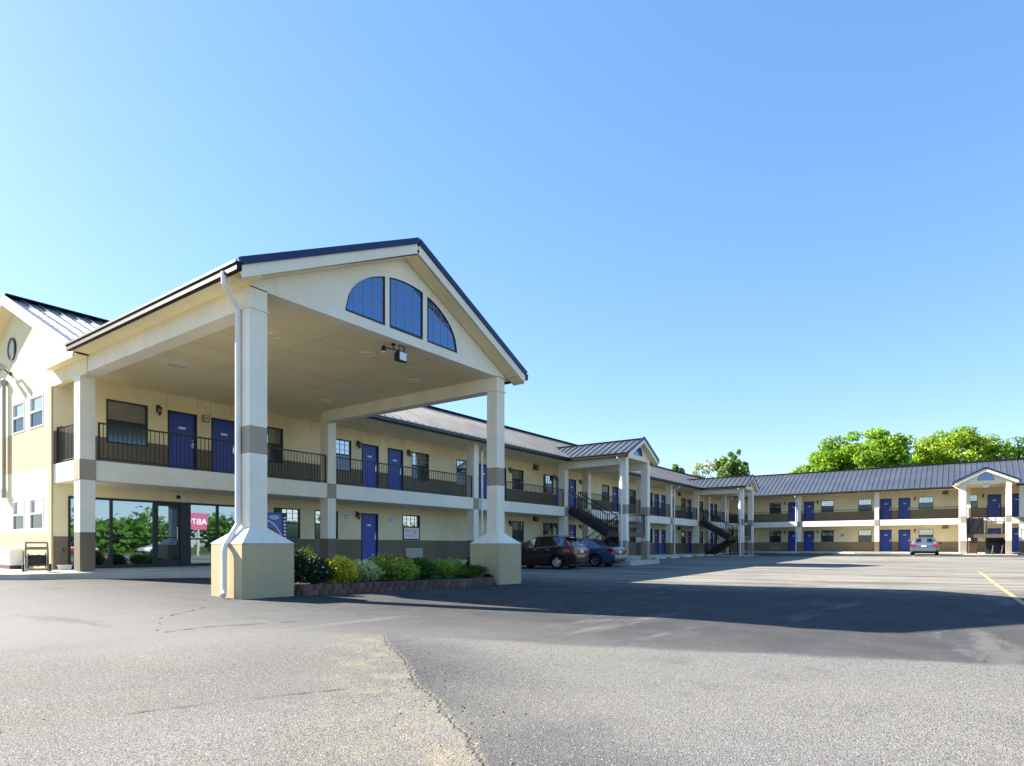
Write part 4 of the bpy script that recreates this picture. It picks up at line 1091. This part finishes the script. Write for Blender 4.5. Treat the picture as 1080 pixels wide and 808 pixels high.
shrub('round_shrub', at_px(469, 11.3), 11.3, 1.0, .82, M['leaf_shrub'], 'lighter rounded shrub with sunlit side near the right pedestal', .028, 5200, 11, blobsn=12)
shrub('cone_shrub', at_px(500, 11.6), 11.6, .74, 1.08, M['leaf_dark'], 'dark cone shaped shrub in front of the right pedestal', .024, 7000, 12, cone=True)
shrub('low_shrub', at_px(493, 11.0), 11.0, 1.0, .52, M['leaf_mid'], 'low dark green shrub at the foot of the cone shaped one', .026, 5000, 13)
shrub('spiky_plant', at_px(518, 10.62), 10.62, .40, .24, M['leaf_dark'], 'small dark spiky plant at the end of the block wall', .05, 260, 14)

# ------------------------------------------------------------------ trees
def tree(name, px, Z, htop, rx, zlow, mat, label, n, leaf, seed, nb=34, elong=1.0, ry=None, sub=.34, cat='tree', shell=.5):
    f, c, s = 654., .8097, .5868; r = (px-540)/f; u, v = (r*s+c)*Z, (-r*c+s)*Z
    g = gz(u, v); H = htop+1.0-g; rt = thing(name, (u, v, g), label, cat, 'trees behind the motel'); rnd = random.Random(seed)
    zc = (H+zlow)/2; rzz = (H-zlow)/2; bl = []; ry = ry or rx
    for i in range(nb):
        while True:
            d = Vector((rnd.uniform(-1,1), rnd.uniform(-1,1), rnd.uniform(-1,1)))
            if d.length <= 1 and d.length > .3: break
        q = .80; k = sub*rnd.uniform(.6, 1.15)
        bl.append((d.x*rx*q, d.y*ry*q, zc+d.z*rzz*q, rx*k, ry*k, rzz*k*.75))
    mb = MB(); tr = .035*H*.5
    mb.tube([(0,0,-.3),(.1,0,H*.25),(-.1,.1,H*.5),(0,0,H*.85)], [tr, tr*.8, tr*.55, tr*.15], 9)
    for b in bl[::2]:
        z0 = max(H*.2, b[2]*.62-rnd.uniform(0, 1)); m = Vector((b[0]*.45, b[1]*.45, (z0+b[2])/2+.3))
        mb.tube([(0,0,z0), tuple(m), (b[0]*.95, b[1]*.95, b[2])], [tr*.35, tr*.22, .02], 5)
    mb.build('trunk', M['bark'], rt)
    leaf_cloud('crown', bl, n, leaf, mat, rt, seed=seed, elong=elong, shell=shell)
    return rt
tree('shade_tree', 905, 84, 16.6, 7.9, 5.5, M['leaf_bright'], 'broad bright green tree behind the far wing, left of the other two', 30000, .22, 21, nb=95, sub=.23)
tree('shade_tree', 868, 86, 13.4, 4.2, 5.5, M['leaf_bright'], 'lower bright green crown at the left end of the far tree group', 9000, .22, 26, nb=24, sub=.32)
tree('shade_tree', 1004, 82, 16.5, 6.9, 5.5, M['leaf_bright2'], 'round yellowish green tree behind the sunlit stair canopy', 28000, .215, 22, nb=95, sub=.24)
tree('shade_tree', 1082, 90, 16.4, 6.0, 5.5, M['leaf_mid'], 'darker green tree at the right edge behind the far wing', 14000, .23, 23, nb=50, sub=.28)
tree('shade_tree', 955, 96, 15.0, 5.0, 5.5, M['leaf_mid'], 'dark green tree filling the gap behind the two bright crowns', 9000, .25, 29, nb=26, sub=.33)
tree('pine_tree', 772, 100, 16.6, 3.7, 6, M['leaf_pine'], 'tall loose pine tree rising above the inner corner roof', 5200, .24, 24, nb=58, sub=.155, elong=1.2)
tree('pale_tree', 741, 98, 14.0, 3.8, 7, M['leaf_pale'], 'thin pale leaved tree left of the tall pine', 2000, .22, 25, nb=40, sub=.2)
tree('small_tree', 711, 92, 12.9, 2.1, 7, M['leaf_pine'], 'small green treetop above the long roof left of the pale tree', 1900, .22, 27, nb=24, sub=.26)
tree('shade_tree', 783, 112, 15.3, 3.6, 7, M['leaf_pine'], 'dark treetop just right of the tall pine', 2000, .26, 28, nb=30, sub=.2)

# woods, sign and cars across the street, seen mirrored in the lobby glass
rnd = random.Random(5); bl = []
for i in range(150):
    bl.append((rnd.uniform(-25, 105), rnd.uniform(-62, -50), rnd.uniform(1.2, 4.6), rnd.uniform(2.0, 4.2), rnd.uniform(1.5, 3), rnd.uniform(1.2, 2.6)))
w = leaf_cloud('woods', bl, 26000, .42, M['leaf_mid'], None, seed=31, shell=.4); tag(w, 'green belt of roadside trees mirrored in the lobby glass', 'woods', kind='stuff')
o = thing('roadside_sign', (30.4, -20.4, gz(30,-20)), 'pink and orange roadside sign with white letters, mirrored in the lobby glass', 'sign')
mb = MB(); mb.box(-.38,1.7,-.12,.12,2.6,4.2,0); mb.box(-1.6,-.40,-.12,.12,2.6,4.2,1); mb.build('panel', [M['pink'], M['orange']], o)
mb = MB(); mb.box(-.7,-.5,-.1,.1,-.3,2.6); mb.box(.8,1.0,-.1,.1,-.3,2.6); mb.build('post', M['muntin'], o)
cu = bpy.data.curves.new('lettering', 'FONT'); cu.body = 'ABTU'; cu.size = .78; cu.align_x = 'CENTER'; cu.extrude = .01
tmp = bpy.data.objects.new('lettering', cu); COL.objects.link(tmp)
bpy.context.view_layer.update()
me = bpy.data.meshes.new_from_object(tmp.evaluated_get(bpy.context.evaluated_depsgraph_get())); bpy.data.objects.remove(tmp)
me.materials.clear(); me.materials.append(M['white']); t = bpy.data.objects.new('lettering', me); COL.objects.link(t); t.parent = o
t.location = (.66, .14, 3.1); t.rotation_euler = (PI/2, 0, PI)

# ------------------------------------------------------------------ cars (local: x forward, rear bumper at 0)
def make_wheel_mesh(r, w):
    mb = MB(); mb.lathe([(r*.62,-w/2),(r*.90,-w/2),(r,-w*.32),(r,w*.32),(r*.90,w/2),(r*.62,w/2)], (0,0,0), 'y', 28)
    ty = mb.mesh('tyre', M['rubber']); ty.polygons.foreach_set('use_smooth', [True]*len(ty.polygons))
    mb = MB(); mb.lathe([(r*.64,-w/2),(r*.64,-w*.2),(r*.58,-w*.2),(r*.58,-w*.46),(r*.64,-w/2)], (0,0,0), 'y', 28)
    mb.lathe([(0,-w*.42),(r*.14,-w*.42),(r*.16,-w*.2),(r*.6,-w*.05),(r*.6,w*.1)], (0,0,0), 'y', 20, 1)
    mb.lathe([(0,-w*.47),(r*.13,-w*.45),(r*.15,-w*.3)], (0,0,0), 'y', 16)
    for k in range(5):
        a = 2*PI*k/5+.3; mb.beam((math.cos(a)*r*.1,-w*.40,math.sin(a)*r*.1), (math.cos(a)*r*.61,-w*.38,math.sin(a)*r*.61), .11*r/.34, .04, up=(0,1,0))
    ri = mb.mesh('rim', [M['chrome'], M['plastic']])
    return ty, ri
def car(name, st, glass_side, glass_front, glass_rear, axles, rw, ww, paint_m, label, loc, yaw, extras, cat='car', group=None):
    r = thing(name, loc, label, cat, group, yaw); K = 7
    def sec(s):
        x, zb, wb, zm, wm, ze, we, zt, wt = s
        half = [(0,zb),(wb*.92,zb),(wb,zb+.08),(wm,zm),(we+(wm-we)*.15,ze-.05),(we,ze),(wt,zt-.03 if zt-ze > .2 else zt-.01),(wt*.86,zt),(0,zt+.015)]
        L = [(x, y, z) for y, z in half]; Rr = [(x, -y, z) for y, z in half[1:-1]][::-1]
        return L+Rr
    secs = [sec(s) for s in st]; n = len(secs[0]); mb = MB()
    for s in secs: mb.v += s
    for i in range(len(secs)-1):
        for k in range(n):
            k2 = (k+1) % n; mb.f.append((i*n+k, i*n+k2, (i+1)*n+k2, (i+1)*n+k)); mb.m.append(0)
    mb.f.append(tuple(range(n))[::-1]); mb.m.append(0); mb.f.append(tuple((len(secs)-1)*n+k for k in range(n))); mb.m.append(0)
    body = mb.build('body', [paint_m, M['plastic']], r, smooth=True)
    cutters = MB()
    for ax in axles:
        for sgn in (-1, 1):
            c = MB(); prof = [(0,-.30),(rw*1.16,-.30),(rw*1.16,.30),(0,.30)]
            cutters.lathe(prof, (ax, sgn*(ww), rw), 'y', 28)
    cme = cutters.build('cutter', M['plastic'], r)
    md = body.modifiers.new('b', 'BOOLEAN'); md.operation = 'DIFFERENCE'; md.object = cme; md.solver = 'EXACT'
    bpy.context.view_layer.update()
    nm = bpy.data.meshes.new_from_object(body.evaluated_get(bpy.context.evaluated_depsgraph_get()))
    if len(nm.polygons) > 20:
        body.modifiers.clear(); body.data = nm
    else: body.modifiers.clear()
    try: body.data.set_sharp_from_angle(angle=R_(32))
    except Exception: pass
    bpy.data.objects.remove(cme)
    # glazing: panels sunk to the body's own faces, inset, 6 mm proud
    def panel(mb, q, fx=.06, fz=.10, off=.007, out=None):
        q = [Vector(p) for p in q]
        def L(s, t): return (q[0]*(1-s)+q[1]*s)*(1-t)+(q[3]*(1-s)+q[2]*s)*t
        nrm = (q[1]-q[0]).cross(q[3]-q[0]).normalized()
        if nrm.dot(out) < 0: nrm = -nrm
        P = [L(fx,fz), L(1-fx,fz), L(1-fx,1-fz), L(fx,1-fz)]
        mb.face([p+nrm*off for p in P])
    for i0, i1, fx in glass_side:
        for sgn in (1, -1):
            mb = MB()
            for i in range(i0, i1):
                A, B = secs[i], secs[i+1]
                k1, k2 = (5, 6) if sgn > 0 else (n-5, n-6)
                m0 = fx if i == i0 else -.001; 
                q = [A[k1], B[k1], B[k2], A[k2]]
                panel(mb, q, .045 if i1-i0 == 1 else .03, .08, .008, Vector((0, sgn, .3)))
            mb.build('side_window', M['carglass'], r, fix=False)
    for i, nm_, o_ in ((glass_front, 'windscreen', Vector((1,0,1))), (glass_rear, 'rear_window', Vector((-1,0,1)))):
        A, B = secs[i], secs[i+1]; mb = MB()
        kk = 7; q = [A[kk], A[n-7], B[n-7], B[kk]]
        panel(mb, q, .03, .07, .009, o_); mb.build(nm_, M['carglass'], r, fix=False)
    ty, ri = make_wheel_mesh(rw, .21)
    for ax in axles:
        for sgn in (-1, 1):
            wo = bpy.data.objects.new('wheel', ty); COL.objects.link(wo); wo.parent = r; wo.location = (ax, sgn*(ww-.13), rw)
            if sgn > 0: wo.rotation_euler = (0,0,PI)
            ro = bpy.data.objects.new('rim', ri); COL.objects.link(ro); ro.parent = wo
    mb = MB(); mb.box(st[1][0]+.25, st[-2][0], -ww+.22, ww-.22, .16, .34); mb.build('underbody', M['plastic'], r)
    extras(r)
    return r
def box_part(r, name, mat, *boxes, bevel=.01):
    mb = MB()
    for b in boxes: mb.box(*b)
    return mb.build(name, mat, r, bevel=bevel)
SUV = [(0,.40,.62,.60,.80,.92,.80,.96,.70),(.06,.34,.78,.62,.88,1.0,.85,1.06,.74),(.22,.26,.84,.64,.90,1.06,.87,1.22,.71),(.52,.22,.86,.66,.91,1.10,.88,1.52,.60),(.80,.20,.87,.66,.91,1.09,.89,1.585,.62),(1.20,.20,.87,.66,.91,1.05,.89,1.62,.64),(1.66,.20,.87,.66,.91,1.02,.89,1.63,.645),(2.06,.20,.87,.66,.91,1.01,.89,1.595,.63),(2.42,.20,.87,.66,.91,1.0,.89,1.48,.60),(3.10,.20,.87,.65,.91,.98,.88,1.03,.78),(3.55,.22,.86,.62,.90,.92,.84,.96,.76),(3.88,.26,.80,.58,.84,.82,.76,.86,.66),(4.04,.34,.66,.52,.70,.70,.64,.73,.55)]
def suv_extras(r):
    for s in (-1, 1):
        mb = MB()
        mb.prism([(.02,.86),(.20,.84),(.30,1.02),(.44,1.34),(.36,1.36),(.16,1.06),(.03,1.0)], lambda p, y: (p[0]-.005, y, p[1]), s*.66, s*.885)
        mb.build('tail_light', M['red'], r)
        mb = MB(); mb.tube([(2.8,s*.88,1.015),(2.1,s*.905,1.03),(1.3,s*.905,1.065),(.86,s*.895,1.12),(.62,s*.82,1.27),(.64,s*.745,1.40),(.82,s*.70,1.53)], .016, 6); mb.build('chrome_strip', M['chrome'], r)
        mb = MB(); mb.tube([(.72,s*.58,1.60),(.95,s*.60,1.65),(1.9,s*.61,1.67),(2.15,s*.60,1.60)], .018, 6); mb.build('roof_rail', M['chrome'], r)
        mb = MB(); mb.lathe([(.0,-.09),(.07,-.07),(.085,.0),(.06,.07),(0,.08)], (2.62,s*1.00,1.08), 'x', 10); mb.beam((2.62,s*.86,1.02),(2.62,s*.98,1.06),.05,.04); mb.build('mirror', M['maroon'], r)
        mb = MB(); mb.box(1.22,1.40,s*.905-.012,s*.905+.012,.93,.96); mb.box(1.90,2.08,s*.905-.012,s*.905+.012,.92,.95); mb.build('door_handle', M['chrome'], r)
    box_part(r, 'rear_bumper', M['plastic'], (-.05,.12,-.74,.74,.36,.58), bevel=.03)
    box_part(r, 'bumper_strip', M['red'], (-.058,-.04,-.70,-.48,.56,.61), (-.058,-.04,.48,.70,.56,.61), bevel=.004)
    box_part(r, 'license_plate', M['white'], (-.015,.02,-.17,.17,.80,.96), bevel=.004)
    box_part(r, 'tailgate_trim', M['chrome'], (-.012,.03,-.46,.46,.985,1.02), bevel=.004)
    box_part(r, 'spoiler', M['maroon'], (.36,.60,-.56,.56,1.525,1.565), bevel=.015)
SED = [(0,.42,.60,.60,.78,.84,.74,.90,.60),(.06,.32,.76,.60,.87,.93,.82,.99,.66),(.35,.24,.84,.62,.90,.96,.84,1.03,.68),(.78,.20,.86,.62,.905,.95,.855,1.06,.68),(1.42,.19,.87,.62,.91,.93,.86,1.41,.56),
       (1.95,.19,.87,.62,.91,.92,.87,1.45,.585),(2.45,.19,.87,.62,.91,.91,.87,1.43,.585),(2.80,.19,.87,.62,.91,.90,.87,1.36,.56),(3.55,.19,.87,.60,.905,.89,.85,.95,.72),(4.10,.21,.85,.58,.88,.82,.80,.86,.70),(4.48,.26,.78,.54,.80,.72,.70,.75,.60),(4.62,.32,.62,.50,.66,.64,.58,.66,.48)]
def sed_extras(paint_m):
    def f(r):
        for s in (-1, 1):
            mb = MB(); mb.prism([(.0,.74),(.30,.80),(.36,.92),(.06,.93),(.0,.86)], lambda p, y: (p[0]-.012, y, p[1]), s*.50, s*.885); mb.build('tail_light', M['red'], r)
            mb = MB(); mb.lathe([(.0,-.08),(.06,-.06),(.075,.0),(.05,.06),(0,.07)], (3.05,s*.99,.98), 'x', 10); mb.beam((3.05,s*.85,.94),(3.05,s*.97,.97),.05,.035); mb.build('mirror', M['plastic'], r)
            mb = MB(); mb.box(1.62,1.80,s*.905-.012,s*.905+.012,.80,.83); mb.box(2.50,2.68,s*.905-.012,s*.905+.012,.79,.82); mb.build('door_handle', M['chrome'], r)
            mb = MB(); mb.prism([(4.20,.62),(4.55,.60),(4.40,.74),(4.15,.76)], lambda p, y: (p[0], y, p[1]), s*.55, s*.78); mb.build('headlight', M['lampglass'], r)
        box_part(r, 'rear_bumper', paint_m, (-.05,.14,-.78,.78,.34,.62), bevel=.04)
        box_part(r, 'lower_valance', M['plastic'], (-.03,.14,-.62,.62,.26,.335), bevel=.02)
        box_part(r, 'trunk_trim', M['chrome'], (-.016,.03,-.40,.40,.86,.89), bevel=.004)
        box_part(r, 'license_plate', M['white'], (-.02,.02,-.16,.16,.68,.82), bevel=.004)
    return f
def put(u, v): return (u, v, gz(u, v))
u0, v0 = 25.35, 14.35
car('parked_car', SUV, [(3,5,0),(5,6,0),(6,7,0),(7,8,0)], 8, 2, (.86,3.16), .345, .90, M['maroon'], 'dark maroon sport utility car parked nose in beside the right pedestal', put(u0, v0), PI/2+R_(5), suv_extras, group='cars in the motel lot').scale = (1,1,.96)
sd = car('parked_car', SED, [(4,5,0),(5,6,0),(6,7,0)], 7, 3, (.98,3.68), .325, .90, M['steelblue'], 'slate blue sedan parked between the maroon car and the stairs', put(28.75, 14.05), PI/2+R_(3), sed_extras(M['steelblue']), group='cars in the motel lot')
sv = car('parked_car', SED, [(4,5,0),(5,6,0),(6,7,0)], 7, 3, (.98,3.68), .325, .90, M['silverblue'], 'silver blue sedan parked in the sun before the far wing', (57.6, 2.35, gz(57.6,2.35)-.0), R_(1), sed_extras(M['silverblue']), group='cars in the motel lot'); sv.scale = (1,1.05,.95)
for loc, yaw, pm, lb in (((25.0,-40.0), R_(15), 'redcar', 'red sedan across the lot, seen mirrored in the lobby glass'), ((39.5,-42.0), R_(170), 'whitecar', 'white sedan across the lot, seen mirrored in the lobby glass')):
    c = copy_tree(sv); c.location = put(*loc); c.rotation_euler = (0,0,yaw); c['label'] = lb
    for ch in c.children:
        if ch.name.startswith(('body', 'rear_bumper')):
            ch.material_slots[0].link = 'OBJECT'; ch.material_slots[0].material = M[pm]

# ------------------------------------------------------------------ sky, sun, camera
EL = R_(31.4); du_, dv_ = .2471, -.9690
w = bpy.data.worlds.new('World'); scene.world = w; w.use_nodes = True; nt = w.node_tree
bg = nt.nodes['Background']; sk = nt.nodes.new('ShaderNodeTexSky'); sk.sky_type = 'NISHITA'; sk.sun_disc = False
sk.sun_elevation = EL; sk.sun_rotation = math.atan2(-du_, -dv_) % (2*PI)
sk.air_density = 1.0; sk.dust_density = .3; sk.ozone_density = 3.0; sk.altitude = 100
gm = N(nt, 'ShaderNodeGamma'); gm.inputs[1].default_value = .6
hs = N(nt, 'ShaderNodeHueSaturation'); hs.inputs['Saturation'].default_value = 1.45
nt.links.new(sk.outputs[0], gm.inputs[0]); nt.links.new(gm.outputs[0], hs.inputs['Color'])
nt.links.new(mixc(nt, 1.0, hs.outputs[0], (.96,.96,1.04), 'MULTIPLY'), bg.inputs[0]); bg.inputs[1].default_value = .114
sl = bpy.data.lights.new('Sun', 'SUN'); sl.energy = 4.7; sl.angle = R_(.5); sl.color = (1,.92,.79)
so = bpy.data.objects.new('Sun', sl); COL.objects.link(so)
so.rotation_euler = Vector((du_*math.cos(EL), dv_*math.cos(EL), -math.sin(EL))).to_track_quat('-Z', 'Y').to_euler(); so.location = (-20, 40, 40)
cam = bpy.data.cameras.new('Camera'); co = bpy.data.objects.new('Camera', cam); COL.objects.link(co)
co.location = (0, 0, 1.0); co.rotation_euler = (PI/2, 0, -math.atan2(.8097, .5868))
cam.sensor_width = 36; cam.lens = 654./1080*36; cam.shift_y = (576.3-404)/1080; cam.clip_end = 4000; cam.clip_start = .05
scene.camera = co
scene.view_settings.view_transform = 'Standard'; scene.view_settings.look = 'None'; scene.view_settings.exposure = 2.12; scene.view_settings.gamma = 1
scene.render.engine = 'CYCLES'; scene.cycles.max_bounces = 8; scene.cycles.transparent_max_bounces = 12; scene.cycles.use_denoising = True
